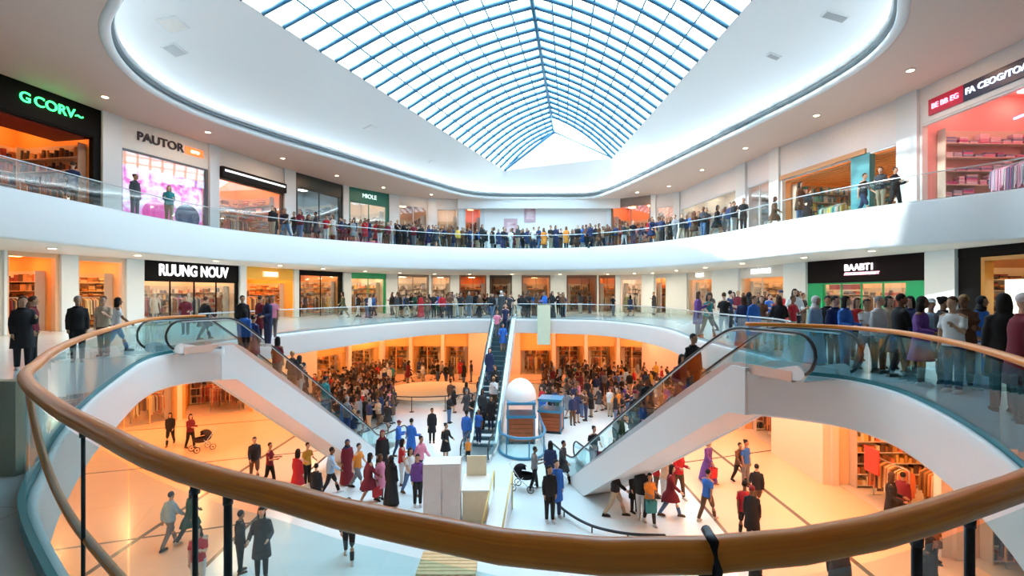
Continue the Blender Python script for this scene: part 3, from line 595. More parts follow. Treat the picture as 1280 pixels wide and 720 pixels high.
# --- ground floor
g1 = shop(60, 112, 0, 'far amber window', 'amber window bay deep under the gallery', hh=1.2, hc=(.8, .5, .25), ic=(.95, .5, .15), lc=AMB, le=1.5, pal='gold')
g2 = shop(116, 222, 0, 'amber hall', 'amber lit shop behind the walking couple under the gallery', hh=1.2, hc=(.85, .5, .2), ic=(.95, .48, .12), lc=AMB, le=1.7, pal='gold', racks=1, mull=3)
g3 = shop(228, 316, 0, 'crowded dark goods shop', 'amber shop crowded with dark hanging goods under the gallery', hh=1.0, hc=(.85, .45, .15), ic=(.95, .45, .1), lc=AMB, le=1.7, pal='dark', racks=3, glz=False)
gl = [(392, 432, 'amber arcade bay', 'gold'), (436, 474, 'second amber arcade bay', 'dark'), (478, 512, 'third amber arcade bay', 'gold'), (516, 552, 'amber bay over the round stage', 'dark'), (556, 586, 'amber bay beside the far escalator', 'gold'), (650, 690, 'plain orange bay', 'gold'), (694, 730, 'orange bay over the right crowd', 'dark'), (734, 770, 'golden bay', 'gold'), (774, 806, 'last golden bay', 'dark')]
for i, (a, b, nm, pl) in enumerate(gl):
    shop(a, b, 0, nm, f'{nm} at the far end of the ground floor', hh=2.2 if i != 5 else 2.6, hc=(.88, .50, .15), fw=.08, ic=(.92, .56, .22), lc=AMB, le=1.5, pal=pl, racks=1, mull=2, depth=3)
g10 = shop(868, 905, 0, 'shaded right bay', 'shaded bay on the peach aisle', hh=1.6, hc=(.8, .68, .58), ic=(.9, .6, .4), lc=WARM, pal='gold')
g11 = shop(924, 972, 0, 'brown goods bay', 'bay of brown goods on the peach aisle', hh=1.5, hc=(.8, .68, .6), ic=(.8, .45, .2), lc=WARM, le=1.2, pal='dark', glz=False, racks=1)
g12 = shop(1038, 1180, 0, 'crowded clothing shop', 'open clothing shop with a red garment on the peach aisle', hh=1.0, hc=(.84, .68, .58), ic=(.92, .6, .34), lc=WARM, le=1.5, pal='gold', racks=4, glz=False, seed=3)
bm = B((1.4, 2.1, .3, .36, 1.1, 2.0)); bevel(bm, .03); mesh_obj('red_banner', bm, colmat((.7, .06, .04)), g12[0])
g13 = shop(1190, 1390, 0, 'near clothing shop', 'nearest clothing shop on the peach aisle below the rail', hh=1.0, hc=(.84, .66, .55), ic=(.9, .55, .3), lc=WARM, le=1.3, pal='dark', racks=3, glz=False)
gp = [(-80,60),(112,116),(222,228),(316,392),(432,436),(474,478),(512,516),(552,556),(586,650),(690,694),(730,734),(770,774),(806,868),(905,924),(972,1038),(1180,1190)]
MPO = mat('peach_wall_paint', (.86, .70, .58), .5, noise=.02)
for a, b in gp:
    # walls between the ground floor bays follow the bent line
    A, Bp = hit(a, GW), hit(b, GW)
    if A is None or Bp is None: continue
    pts = [A]+[Vector(p) for p in GW if p[1] > 0 and a < 640+F*p[0]/p[1] < b and p[1] > 8]+[Bp]
    bm = bmesh.new(); ribbon(bm, [(p.x, p.y) for p in pts][::-1], Z0, SOF1, th=-.3); struct('wall_court', bm, MPO)

A = hit(975, GW); Bp = hit(1003, GW); ang = math.atan2(Bp.y-A.y, Bp.x-A.x); W = (Bp-A).length
o = struct('door_1', bevel(B((0, W, -.08, .02, 0, 3.1)), .01), mat('lilac_grey_door', (.42, .38, .46), .45)); o.location = (A.x, A.y, Z0); o.rotation_euler = (0, 0, ang)
for px in (1018, 1034):
    A = hit(px, GW); o = struct('column', B((-.1, .1, -.08, .06, 0, SOF1-Z0)), mat('peach_pilaster', (.70, .52, .42), .5)); o.location = (A.x, A.y, Z0); o.rotation_euler = (0, 0, ang)
# small vents and wall lights set into the sloping cove
for px, py, lb, w_, h_, c_ in ((216, 30, 'upper pale square wall light in the cove over the green lettered shop', .9, .8, (.92, .9, .86)), (218, 62, 'lower grey vent in the cove over the green lettered shop', .9, .6, (.62, .66, .68)), (463, 160, 'pale square light in the white cove over the charcoal shop', .6, .7, (.95, .95, .95)), (540, 202, 'small pale light in the cove near the far corner', .5, .4, (.95, .95, .95)), (1044, 20, 'larger grey vent high in the sunlit cove', .45, .9, (.42, .43, .45)), (967, 70, 'smaller grey vent in the sunlit cove', .35, .6, (.42, .43, .45))):
    d = Vector(((px-640)/F, 1, (HY-py)/F)).normalized(); hp, nr, _, _ = CBV.ray_cast(Vector((0, 0, EYE)), d)
    if hp is None: continue
    if nr.dot(d) > 0: nr = -nr
    rt = thing('cove_panel', lb, 'vent'); y_ = nr; x_ = Vector((0, 0, 1)).cross(y_).normalized(); z_ = y_.cross(x_).normalized()
    if z_.z < 0: z_ = -z_; x_ = -x_
    rt.matrix_world = Matrix.Translation(hp) @ Matrix((x_, y_, z_)).transposed().to_4x4()
    mesh_obj('panel_frame', bevel(B((-w_/2, w_/2, -.04, .05, -h_/2, h_/2)), .015), M_white, rt); mesh_obj('panel_face', B((-w_/2+.06, w_/2-.06, .05, .06, -h_/2+.06, h_/2-.06)), colmat(c_, .5), rt)
# ------------------------------------------------------------------ balustrades
def resample(pts, step):
    P = [Vector((p[0], p[1])) for p in pts]; L = sum((b-a).length for a, b in zip(P, P[1:])); n = max(2, round(L/step)); out = []; seg = 0; acc = 0
    cum = [0]
    for a, b in zip(P, P[1:]): cum.append(cum[-1]+(b-a).length)
    j = 0
    for i in range(n+1):
        s = L*i/n
        while j < len(P)-2 and cum[j+1] < s: j += 1
        t = (s-cum[j])/max(1e-6, cum[j+1]-cum[j]); out.append(P[j].lerp(P[j+1], t))
    return out
def outset(pts, t, closed=False):
    P = [Vector((p[0], p[1])) for p in pts]; N = len(P); o = []
    for i in range(N):
        a = P[(i-1) % N] if (closed or i > 0) else P[i]; b = P[(i+1) % N] if (closed or i < N-1) else P[i]
        d = (b-a).normalized(); o.append(P[i]+Vector((d.y, -d.x))*t)
    return o
def balustrade(label, pts, z, h, gm, rail_m, r, panel=1.5, post_h=None, wood=False, closed=False, rv=None, cat='railing', top_fn=None):
    rt = thing('balustrade', label, cat, (pts[0].x, pts[0].y, z)); off = Vector((pts[0].x, pts[0].y, z))
    P = resample(pts, .25); P3 = [Vector((p.x, p.y, z+h))-off for p in P]
    bm = bmesh.new(); sweep(bm, P3, r, 16, rv or r, uv=True); mesh_obj('handrail', bm, rail_m, rt, True)
    bm = bmesh.new(); ribbon(bm, [(p.x-off.x, p.y-off.y) for p in P], -.02, .1, th=.04); mesh_obj('base_channel', bm, M_teal if gm is M_glt else M_steel, rt)
    Q = resample(pts, panel); k = max(1, round(panel/.25)); n = len(Q)-1; total = len(P)-1
    for i in range(n):
        a = round(total*i/n); b = round(total*(i+1)/n)
        seg = [Vector((p.x-off.x, p.y-off.y)) for p in P[a:b+1]]
        if len(seg) < 2: continue
        seg[0] = seg[0].lerp(seg[1], .04); seg[-1] = seg[-1].lerp(seg[-2], .04)
        bm = bmesh.new(); ribbon(bm, seg, .08, h-(.05 if not wood else .075)); mesh_obj('glass_panel', bm, M_gld if gm is M_glt and seg[0].x+off.x > 3.6 and off.z < 3 else gm, rt)
    return rt, P, off
BASE = Vector((0, 0))
near_rail = outset(near_full[3:], .015)
# near balustrade: honey timber rail, glass, slim posts; drops out of OPEN1 curve
BN, PN, offN = balustrade('curved glass balustrade with thick honey timber handrail in front of the viewer', near_rail, Z1, 1.02, M_glt, M_rail, .045, 2.2, wood=True, rv=.042)
def near_at(px):   # plan point on the near balustrade seen in picture column px, nearest branch
    k = (px-640)/F; best = None
    for a, b in zip(PN, PN[1:]):
        fa = a.x-k*a.y; fb = b.x-k*b.y
        if fa*fb <= 0 and fa != fb:
            p = a.lerp(b, fa/(fa-fb))
            if p.y > 0 and (best is None or p.y < best.y): best = p
    return best
for px in (104, 244, 285, 882, 846+300, 1212):
    p = near_at(px)
    if p is None: continue
    q = Vector((p.x, p.y, Z1))-offN; r = .009 if px in (104, 244) else .013
    bm = bmesh.new(); sweep(bm, [(q.x, q.y, -.45), (q.x, q.y, .975)], r, 10); cyl(bm, q.x, q.y, -.02, .06, .03, n=14); cyl(bm, q.x, q.y, .95, .98, .016, n=14)
    mesh_obj('post', bm, mat('dark_teal_post', (.02, .07, .09), .35) if px < 700 else M_dark, BN, True)
# clamp that wraps the rail in front of the viewer
p = near_at(882); q = Vector((p.x, p.y, Z1))-offN
bm = bmesh.new(); sweep(bm, [(q.x, q.y-.062, .96), (q.x, q.y-.068, 1.02), (q.x, q.y-.05, 1.075), (q.x, q.y, 1.082)], .012, 8); mesh_obj('rail_clamp', bm, M_dark, BN, True)
# lower timber rail on the left part, rising to meet the handrail
pts = []
for px, z in ((31.5, 1.0), (33, .93), (36, .85), (45, .70), (60, .56), (85, .47), (120, .43), (180, .41), (260, .40)):
    p = near_at(px)
    if p is not None: pts.append(Vector((p.x, p.y+.02, z))-Vector((offN.x, offN.y, 0)))
if len(pts) > 3:
    bm = bmesh.new(); sweep(bm, spline(pts, 8), .021, 12, uv=True); mesh_obj('lower_rail', bm, M_rail, BN, True)
Bf, Pf, of_ = balustrade('steel topped glass balustrade from the far escalator head to the right landing', outset(right_s[2:], .1), Z1, 1.02, M_gl, M_steel, .022, 1.8)
balustrade('steel topped glass balustrade between the far and left escalator heads', outset(left_s[:-2], .1), Z1, 1.02, M_gl, M_steel, .022, 1.8)
o2 = OPEN2[:]; i0 = max(range(len(o2)), key=lambda i: -abs(o2[i].x)-o2[i].y*0+(-1000 if o2[i].y > 0 else 0))
o2 = o2[i0:]+o2[:i0]
balustrade('long curved glass balustrade around the upper gallery opening', outset(o2+o2[:1], .12), Z2, 1.05, M_gl, M_steel, .024, 1.6)

# ------------------------------------------------------------------ escalators
def escalator(label, top, bot, wd, zt, zb, newel=1.35, foot=1.3, tz=.95):
    top = Vector(top); bot = Vector(bot); L = (bot-top).length; ang = math.atan2(bot.y-top.y, bot.x-top.x); h = zb-zt
    rt = thing('escalator', label, 'escalator', (top.x, top.y, zt), ang)
    hw = wd/2; xt = .25; xb = L-.9
    def line(dz):  # floor-following profile
        return [(-newel, dz), (xt, dz), (xb, h+dz), (L+foot, h+dz)]
    prof = [(-.05, -.02), (xt, -.02), (xb, h-.02), (L+foot-.2, h-.02), (L+foot-.2, h+.004), (L, h+.003)]
    low = [(-.05, -tz+.4), (xt+.5, -tz+.3), (xb-1.55, h+.002), (L, h+.002)]
    up = [(-.05, -.02), (xt, -.02), (xb, h+.02)]
    # truss: closed white side panels and underside
    def prism(bm, poly, y0, y1):
        a = [bm.verts.new((x, y0, z)) for x, z in poly]; b = [bm.verts.new((x, y1, z)) for x, z in poly]
        bm.faces.new(a); bm.faces.new(b[::-1])
        for i in range(len(poly)): bm.faces.new((a[i], b[i], b[(i+1) % len(poly)], a[(i+1) % len(poly)]))
    poly = [(-.12, .1), (xt+.05, .1), (xb+.05, h+.12), (L+.2, h+.12), (L+.2, h+.01), (xb-tz*1.45, h+.01), (xt+.15, -tz), (-.12, -.895)]
    for s in (-1, 1):
        bm = bmesh.new(); y0, y1 = (s*hw, s*(hw-.1)) if s < 0 else (s*(hw-.1), s*hw); prism(bm, poly, y0, y1); bmesh.ops.recalc_face_normals(bm, faces=bm.faces); mesh_obj('truss_side_panel', bm, M_white, rt)
    bm = bmesh.new(); pl2 = [(-.02, -.25), (xt+.1, -.25), (xb, h-.0+.01), (xb-tz*1.4, h+.012), (xt+.2, -tz+.01), (-.02, -.9)]; prism(bm, pl2, -(hw-.1), hw-.1); bmesh.ops.recalc_face_normals(bm, faces=bm.faces); mesh_obj('truss_underside', bm, M_white, rt)
    # steps
    n = int(math.hypot(xb-xt, h)/.42); iw = hw-.22; M_step = mat('step_steel', (.10, .18, .22), .4, .6); M_yel = mat('step_edge', (.5, .5, .3), .5)
    for i in range(n):
        x = xt+(xb-xt)*(i+.5)/n; z = h*(i+.5)/n; dx = (xb-xt)/n; dz = -h/n
        bm = B((x-dx/2, x+dx/2, -iw, iw, z-dz*.5-.1, z+dz*.12)); box(bm, x+dx/2-.03, x+dx/2, -iw, iw, z+dz*.12, z+dz*.12+.006)
        mesh_obj('step', bm, M_step, rt)
    for nm, x0, x1, zz in (('landing_plate', -newel, xt, .02), ('landing_plate', xb, L+foot-.2, h+.03)):
        bm = B((x0, x1, -iw, iw, zz-.02, zz)); mesh_obj(nm, bm, M_steel, rt)
    # skirts, glass, handrail loops
    def path(dz, x0, x1, rnd=True):
        c = spline([(x0, 0, dz), (xt-.5, 0, dz), (xt+.15, 0, dz-.04), (xt+.9, 0, dz+h*.9/(xb-xt)+.18), (xb-.9, 0, h+dz-h*.9/(xb-xt)+.06), (xb-.1, 0, h+dz+.1), (xb+.5, 0, h+dz), (x1, 0, h+dz)], 6); return c
    for s in (-1, 1):
        y = s*(hw-.14)
        bm = bmesh.new(); sk = path(.14, -newel+.15, L+foot-.3)
        for a, b in zip(sk, sk[1:]):
            v = [bm.verts.new((p.x, y+o*.05, p.z+q)) for o in (-1, 1) for p, q in ((a, -.16), (b, -.16), (b, .04), (a, .04))]
            for f in ((0, 1, 2, 3), (7, 6, 5, 4), (3, 2, 6, 7), (0, 4, 5, 1)): bm.faces.new([v[k] for k in f])
        mesh_obj('skirt', bm, M_steel, rt)
        bm = bmesh.new(); g1_, g2_ = path(.16, -newel+.1, L+foot-.25), path(.88, -newel+.1, L+foot-.25)
        for (a, b), (c, d) in zip(zip(g1_, g1_[1:]), zip(g2_, g2_[1:])):
            v = [bm.verts.new((p.x, y, p.z)) for p in (a, b, d, c)]; bm.faces.new(v)
        # rounded glass ends
        for xe, zz, sg in ((-newel+.1, 0, -1), (L+foot-.25, h, 1)):
            c0 = bm.verts.new((xe, y, zz+.52)); ar = [bm.verts.new((xe+sg*.36*math.cos(t), y, zz+.52+.36*math.sin(t))) for t in [PI/2-PI*k/10 for k in range(11)]]
            for k in range(10): bm.faces.new((c0, ar[k], ar[k+1]))
        mesh_obj('side_glass', bm, M_glt, rt)
        hp = path(.93, -newel+.1, L+foot-.25)
        st = [Vector((-newel+.1-.42*math.sin(t), 0, .52+.41*math.cos(t))) for t in [PI*k/10 for k in range(10, 0, -1)]]
        en = [Vector((L+foot-.25+.42*math.sin(t), 0, h+.52+.41*math.cos(t))) for t in [PI*k/10 for k in range(1, 11)]]
        bm = bmesh.new(); sweep(bm, [(p.x, y, p.z) for p in st+hp+en], .038, 10, .03); mesh_obj('handrail', bm, M_rubber, rt, True)
        bm = bmesh.new(); sweep(bm, [(p.x, y, p.z-.045) for p in hp], .02, 8); mesh_obj('handrail_track', bm, M_steel, rt, True)
        for xe, zz, sg in ((-newel+.1, 0, -1), (L+foot-.25, h, 1)):
            bm = bmesh.new(); prism(bm, [(xe+sg*.22*math.cos(t), zz+.16+.14*math.sin(t)) for t in [PI/2-PI*k/8 for k in range(9)]] + [(xe-sg*.4, zz+.03), (xe-sg*.4, zz+.2)], y-.04, y+.04); bmesh.ops.recalc_face_normals(bm, faces=bm.faces); mesh_obj('newel_panel', bm, M_white, rt)
    return rt, top, (bot-top)/L, L, h, xt, xb, iw
ESC_L = escalator('white sided escalator full of riders coming down from the gallery with the black lettered shop', (-9.25, 14.7), (-6.3, 23.2), 1.4, Z1, Z0)
ESC_R = escalator('white sided escalator rising to the landing in front of the black and green shop', (5.55, 10.5), (2.65, 20.2), 1.4, Z1, Z0)
ESC_C = escalator('narrow dark escalator at the far end of the court, seen head-on', (-.5, 32.0), (-1.5, 22.6), 1.5, Z1, Z0)
def esc_pt(E, s, lat=0):
    rt, top, d, L, h, xt, xb, iw = E; x = xt+(xb-xt)*s; p = top+d*x+Vector((-d.y, d.x))*lat
    n = int(math.hypot(xb-xt, h)/.42); i = min(n-1, int(s*n)); x = xt+(xb-xt)*(i+.5)/n; p = top+d*x+Vector((-d.y, d.x))*lat
    return Vector((p.x, p.y, Z1+h*(i+.5)/n+(-h/n)*.12+.006)), math.atan2(d.y, d.x)

# ------------------------------------------------------------------ things standing in the court
rt = thing('round_stage', 'low round cream platform on the court floor in front of the amber bays', 'stage', (-6.0, 36.2, Z0))
bm = bmesh.new(); cyl(bm, 0, 0, 0, .28, 3.6, n=64); mesh_obj('deck', bm, mat('cream_carpet', (.80, .74, .60), .8), rt)
bm = bmesh.new(); sweep(bm, [(3.62*math.cos(2*PI*k/64), 3.62*math.sin(2*PI*k/64), .24) for k in range(64)], .05, 8, closed=True); mesh_obj('rim', bm, colmat((.6, .55, .45)), rt, True)
rt = thing('belt_barrier', 'curved dark barrier rail in front of the round cream platform', 'barrier', (-6.0, 36.2, Z0))
ar = [(5.6*math.cos(t), 5.6*math.sin(t), 0) for t in [PI*1.12+PI*.72*k/24 for k in range(25)]]
bm = bmesh.new(); sweep(bm, [(x, y, .95) for x, y, _ in ar], .035, 8); mesh_obj('top_rail', bm, M_dark, rt, True)
bm = bmesh.new(); sweep(bm, [(x, y, .45) for x, y, _ in ar], .02, 8); mesh_obj('middle_rail', bm, M_steel, rt, True)
for k in range(0, 25, 4):
    bm = bmesh.new(); cyl(bm, ar[k][0], ar[k][1], 0, .95, .025, n=10); cyl(bm, ar[k][0], ar[k][1], 0, .03, .15, n=16); mesh_obj('post', bm, M_dark, rt)
M_blue = mat('blue_enamel', (.04, .24, .42), .35); M_red = wood_mat('red_brown_board', (.28, .06, .02), (.50, .14, .04), .4, (1, 1, 1), 3); M_clad = mat('red_brown_panel', (.46, .12, .035), .5, noise=.3, nscale=3)
def kiosk(label, loc, rz, w, d, h, canopy):
    rt = thing('kiosk', label, 'kiosk', loc, rz)
    bm = bevel(B((-w/2, w/2, -d/2, d/2, .12, h*.74)), .02); mesh_obj('counter_body', bm, M_clad, rt)
    bm = B((-w/2-.03, w/2+.03, -d/2-.03, d/2+.03, 0, .12)); mesh_obj('plinth', bm, M_dark, rt)
    bm = bmesh.new()
    for i in range(1, 5): box(bm, -w/2+.06, w/2-.06, -d/2-.015, -d/2, .12+i*(h*.62)/5-.012, .12+i*(h*.62)/5)
    mesh_obj('panel_grooves', bm, M_black, rt)
    bm = bevel(B((-w/2-.12, w/2+.12, -d/2-.12, d/2+.12, h*.74, h*.82)), .02); mesh_obj('counter_top', bm, M_blue, rt)
    for sx in (-1, 1):
        for sy in (-1, 1): bm = bmesh.new(); cyl(bm, sx*(w/2+.04), sy*(d/2+.04), 0, h+.25, .035, n=10); mesh_obj('corner_post', bm, M_blue, rt)
    bm = bevel(B((-w/2-.1, w/2+.1, -d/2-.1, d/2+.1, h+.2, h+.34)), .02); mesh_obj('blue_valance', bm, M_blue, rt)
    if canopy:
        bm = bmesh.new(); bmesh.ops.create_uvsphere(bm, u_segments=28, v_segments=16, radius=1); bmesh.ops.delete(bm, geom=[v for v in bm.verts if v.co.z < -.01], context='VERTS')
        bmesh.ops.scale(bm, vec=(w/2+.2, d/2+.6, 1.0), verts=bm.verts); bmesh.ops.translate(bm, vec=(0, .5, h+.34), verts=bm.verts); mesh_obj('white_canopy', bm, M_white, rt, True)
kiosk('red brown kiosk with blue top and white domed canopy beside the far escalator foot', (.45, 24.6, Z0), .02, 1.25, 1.1, 1.75, True)
kiosk('smaller red brown kiosk with blue posts, open at the top', (2.15, 26.4, Z0), -.25, 1.1, 1.0, 1.5, False)
rt = thing('curved_barrier', 'blue curved barrier looping round the red brown kiosk', 'barrier', (0, 0, Z0))
lp = spline([(-.55, 26.5), (-.62, 24), (-.45, 22.4), (.3, 21.7), (1.2, 21.9), (1.55, 22.8), (1.5, 24.4), (1.45, 26.0)], 6)
bm = bmesh.new(); sweep(bm, [(p.x, p.y, .98) for p in lp], .06, 10); mesh_obj('top_rail', bm, M_blue, rt, True)
bm = bmesh.new(); ribbon(bm, [(p.x, p.y) for p in lp], .1, .93); mesh_obj('glass_panel', bm, M_glt, rt)
bm = bmesh.new(); sweep(bm, [(p.x, p.y, .06) for p in lp], .06, 10); mesh_obj('bottom_rail', bm, M_blue, rt, True)
for p in lp[::7]: bm = bmesh.new(); cyl(bm, p.x, p.y, 0, .98, .03, n=10); mesh_obj('post', bm, M_blue, rt)
rt = thing('display_cabinet', 'tall white cabinet standing on the court floor behind the timber handrail', 'cabinet', (-2.28, 15.9, Z0), .06)
bm = bevel(B((-.6, .6, -.4, .4, .08, 2.0)), .02); mesh_obj('body', bm, mat('pinkish_white', (.80, .74, .72), .45), rt)
bm = B((-.57, .57, -.37, .37, 0, .08)); mesh_obj('plinth', bm, M_dark, rt)
for x in (-.3, .3): bm = bevel(B((x-.28, x+.28, -.425, -.4, .14, 1.94)), .008); d_ = mesh_obj('door', bm, mat('pinkish_white', (.8, .74, .72)), rt); bm = B((x-.02*(1 if x > 0 else -1)-.24*(1 if x > 0 else -1)-.01, x-.26*(1 if x > 0 else -1)+.01, -.45, -.425, .9, 1.15)); mesh_obj('handle', bm, M_steel, d_)
rt = thing('service_counter', 'cream topped counter next to the tall white cabinet', 'counter', (-1.22, 16.3, Z0), .04)
bm = bevel(B((-.42, .42, -.5, .9, 0, 1.0)), .02); mesh_obj('counter_body', bm, mat('cream_board', (.85, .72, .50), .5), rt); bm = bevel(B((-.46, .46, -.55, .95, 1.0, 1.06)), .01); mesh_obj('counter_top', bm, mat('pale_stone_top', (.86, .83, .76), .3), rt)
bm = B((-.35, .35, .75, .82, 1.06, 1.75)); mesh_obj('back_board', bm, mat('cream_board'), rt)
rt = thing('ramp_panel', 'slanted glass sided ramp with yellow edge beside the cream counter', 'ramp', (-.45, 15.6, Z0), -.12)
bm = bmesh.new(); a = [bm.verts.new((x, y, z)) for x in (-.3, .3) for y, z in ((-1.3, 0), (1.2, 0), (1.2, .75), (-1.3, .05))]
bm.faces.new(a[:4]); bm.faces.new(a[4:][::-1])
for i in range(4): bm.faces.new((a[i], a[4+i], a[4+(i+1) % 4], a[(i+1) % 4]))
bmesh.ops.recalc_face_normals(bm, faces=bm.faces); mesh_obj('ramp_deck', bm, mat('pale_ramp', (.74, .78, .80), .4), rt)
for x in (-.32, .32): bm = bmesh.new(); sweep(bm, [(x, -1.3, .5), (x, 1.2, 1.3)], .03, 8); sweep(bm, [(x, -1.3, 0), (x, -1.3, .5)], .025, 8); sweep(bm, [(x, 1.2, 0), (x, 1.2, 1.3)], .025, 8); mesh_obj('side_rail', bm, mat('yellow_edge', (.75, .6, .22), .4), rt, True)
rt = thing('timber_bench', 'pale timber box bench below the handrail on the court floor', 'bench', (-1.65, 12.55, Z0), .0)
bm = bmesh.new()
for i in range(7): box(bm, -.75, .75, -.55+i*.16, -.55+i*.16+.14, .44, .5)
bevel(bm, .006, 1); mesh_obj('seat_slats', bm, mat('pale_timber', (.72, .52, .26), .5, noise=.2), rt)
bm = bevel(B((-.7, .7, -.5, .5, .05, .44)), .01); mesh_obj('box_body', bm, mat('pale_timber_dark', (.6, .42, .2), .5, noise=.2), rt)
for sx in (-1, 1):
    for sy in (-1, 1): bm = B((sx*.62-.04, sx*.62+.04, sy*.42-.04, sy*.42+.04, 0, .05)); mesh_obj('foot', bm, M_dark, rt)
rt = thing('banner_stand', 'magenta and orange advertising banner leaning under the rising escalator', 'banner', (3.1, 19.2, Z0), .1)
def banner_mat():
    m = bpy.data.materials.new('magenta_orange_print'); m.use_nodes = True; nt = m.node_tree; b = nt.nodes['Principled BSDF']
    tc = nt.nodes.new('ShaderNodeTexCoord'); sp = nt.nodes.new('ShaderNodeSeparateXYZ'); cr = nt.nodes.new('ShaderNodeValToRGB'); mr = nt.nodes.new('ShaderNodeMapRange'); mr.inputs[1].default_value = 0; mr.inputs[2].default_value = 1.8
    cr.color_ramp.elements[0].color = (.45, .04, .14, 1); cr.color_ramp.elements[1].color = (.85, .35, .22, 1)
    nt.links.new(tc.outputs['Object'], sp.inputs[0]); nt.links.new(sp.outputs[0], mr.inputs[0]); nt.links.new(mr.outputs[0], cr.inputs[0]); nt.links.new(cr.outputs[0], b.inputs['Base Color']); return m
bm = bevel(B((0, 1.9, 0, .05, .08, 1.2)), .01); mesh_obj('printed_panel', bm, banner_mat(), rt)
for x in (.2, 1.7): bm = B((x-.03, x+.03, -.25, .3, 0, .06)); mesh_obj('foot', bm, M_dark, rt)
# floor rail on the right of the court
rt = thing('floor_guide_rail', 'low dark curved guide rail on the court floor by the shoppers with the orange bag', 'barrier', (0, 0, Z0))
lp = spline([(1.35, 17.6), (1.75, 16.2), (2.5, 15.1), (3.5, 14.6), (4.6, 14.5)], 6)
bm = bmesh.new(); sweep(bm, [(p.x, p.y, .22) for p in lp], .045, 8); mesh_obj('rail', bm, M_dark, rt, True)
for p in lp[::6]: bm = bmesh.new(); cyl(bm, p.x, p.y, 0, .22, .025, n=8); mesh_obj('post', bm, M_dark, rt)
# landing props on the middle gallery beside the rail
rt = thing('pedestal_table', 'small table with pale top behind the teal glass by the timber door shop', 'table', (8.3, 8.6, Z1))
bm = bmesh.new(); cyl(bm, 0, 0, .72, .76, .48, n=32); mesh_obj('table_top', bm, mat('pale_stone_top'), rt, False)
bm = bmesh.new(); cyl(bm, 0, 0, .03, .72, .04, n=12); mesh_obj('column', bm, M_steel, rt); bm = bmesh.new(); cyl(bm, 0, 0, 0, .03, .26, n=24); mesh_obj('base', bm, M_steel, rt)
rt = thing('waste_bin', 'cream tapered waste bin on the landing behind the escalator newel', 'bin', (7.1, 11.9, Z1))
bm = bmesh.new(); cyl(bm, 0, 0, 0, .78, .2, .25, n=24); mesh_obj('body', bm, mat('bin_cream', (.72, .72, .52), .4), rt, False); bm = bmesh.new(); cyl(bm, 0, 0, .78, .9, .26, .1, n=24); mesh_obj('lid', bm, mat('bin_lid', (.6, .6, .45), .4), rt)
# tall green-white information totem at the far rail, seen against the slab edge
rt = thing('information_totem', 'slim pale green totem hanging over the far slab edge by the white pillar', 'sign', (2.05, 31.15, Z1))
bm = bevel(B((-.42, .42, -.06, .06, -1.6, 1.0)), .02); mesh_obj('panel', bm, mat('pale_green_panel', (.66, .78, .60), .4), rt)
bm = B((-.46, .46, -.08, .08, 1.0, 1.06)); mesh_obj('cap', bm, M_steel, rt)
bm = B((-.3, -.24, .06, .45, .7, .76), (.24, .3, .06, .45, .7, .76)); mesh_obj('bracket', bm, M_steel, rt)
# beige wall screen and plinth at the left edge of the viewer's gallery
bm = B((-7.2, -4.5, 4.38, 4.5, 0, .86)); struct('partition', bm, mat('olive_screen', (.42, .44, .34), .5))
# ------------------------------------------------------------------ people
def remeshed(name, bm, vox, dec=None, smooth=2):
    me = bpy.data.meshes.new('tmp'); bm.to_mesh(me); bm.free(); o = bpy.data.objects.new('tmp', me); C.objects.link(o)
    m = o.modifiers.new('r', 'REMESH'); m.mode = 'VOXEL'; m.voxel_size = vox
    if smooth: s = o.modifiers.new('s', 'SMOOTH'); s.iterations = smooth; s.factor = .5
    if dec: d = o.modifiers.new('d', 'DECIMATE'); d.ratio = dec
    dg = bpy.context.evaluated_depsgraph_get(); r = bpy.data.meshes.new_from_object(o.evaluated_get(dg)); r.name = name
    bpy.data.objects.remove(o); r.polygons.foreach_set('use_smooth', [True]*len(r.polygons)); r.materials.clear(); r.materials.append(CLOTH); return r
def loft(bm, rings, n=16):
    """rings: (x,y,z,rx,ry[,tilt]) ellipses stacked mostly in z"""
    R_ = []
    for r in rings:
        x, y, z, rx, ry = r[:5]; R_.append([bm.verts.new((x+rx*math.cos(2*PI*k/n), y+ry*math.sin(2*PI*k/n), z)) for k in range(n)])
    for A, Q in zip(R_, R_[1:]):
        for k in range(n): bm.faces.new((A[k], A[(k+1) % n], Q[(k+1) % n], Q[k]))
    bm.faces.new(R_[0][::-1]); bm.faces.new(R_[-1])
def ell(bm, c, r, u=16, v=12, rot=0):
    t = bmesh.ops.create_uvsphere(bm, u_segments=u, v_segments=v, radius=1); vs = t['verts']
    bmesh.ops.scale(bm, vec=r, verts=vs)
    if rot: bmesh.ops.rotate(bm, cent=(0, 0, 0), matrix=Matrix.Rotation(rot, 3, 'X'), verts=vs)
    bmesh.ops.translate(bm, vec=c, verts=vs); return vs
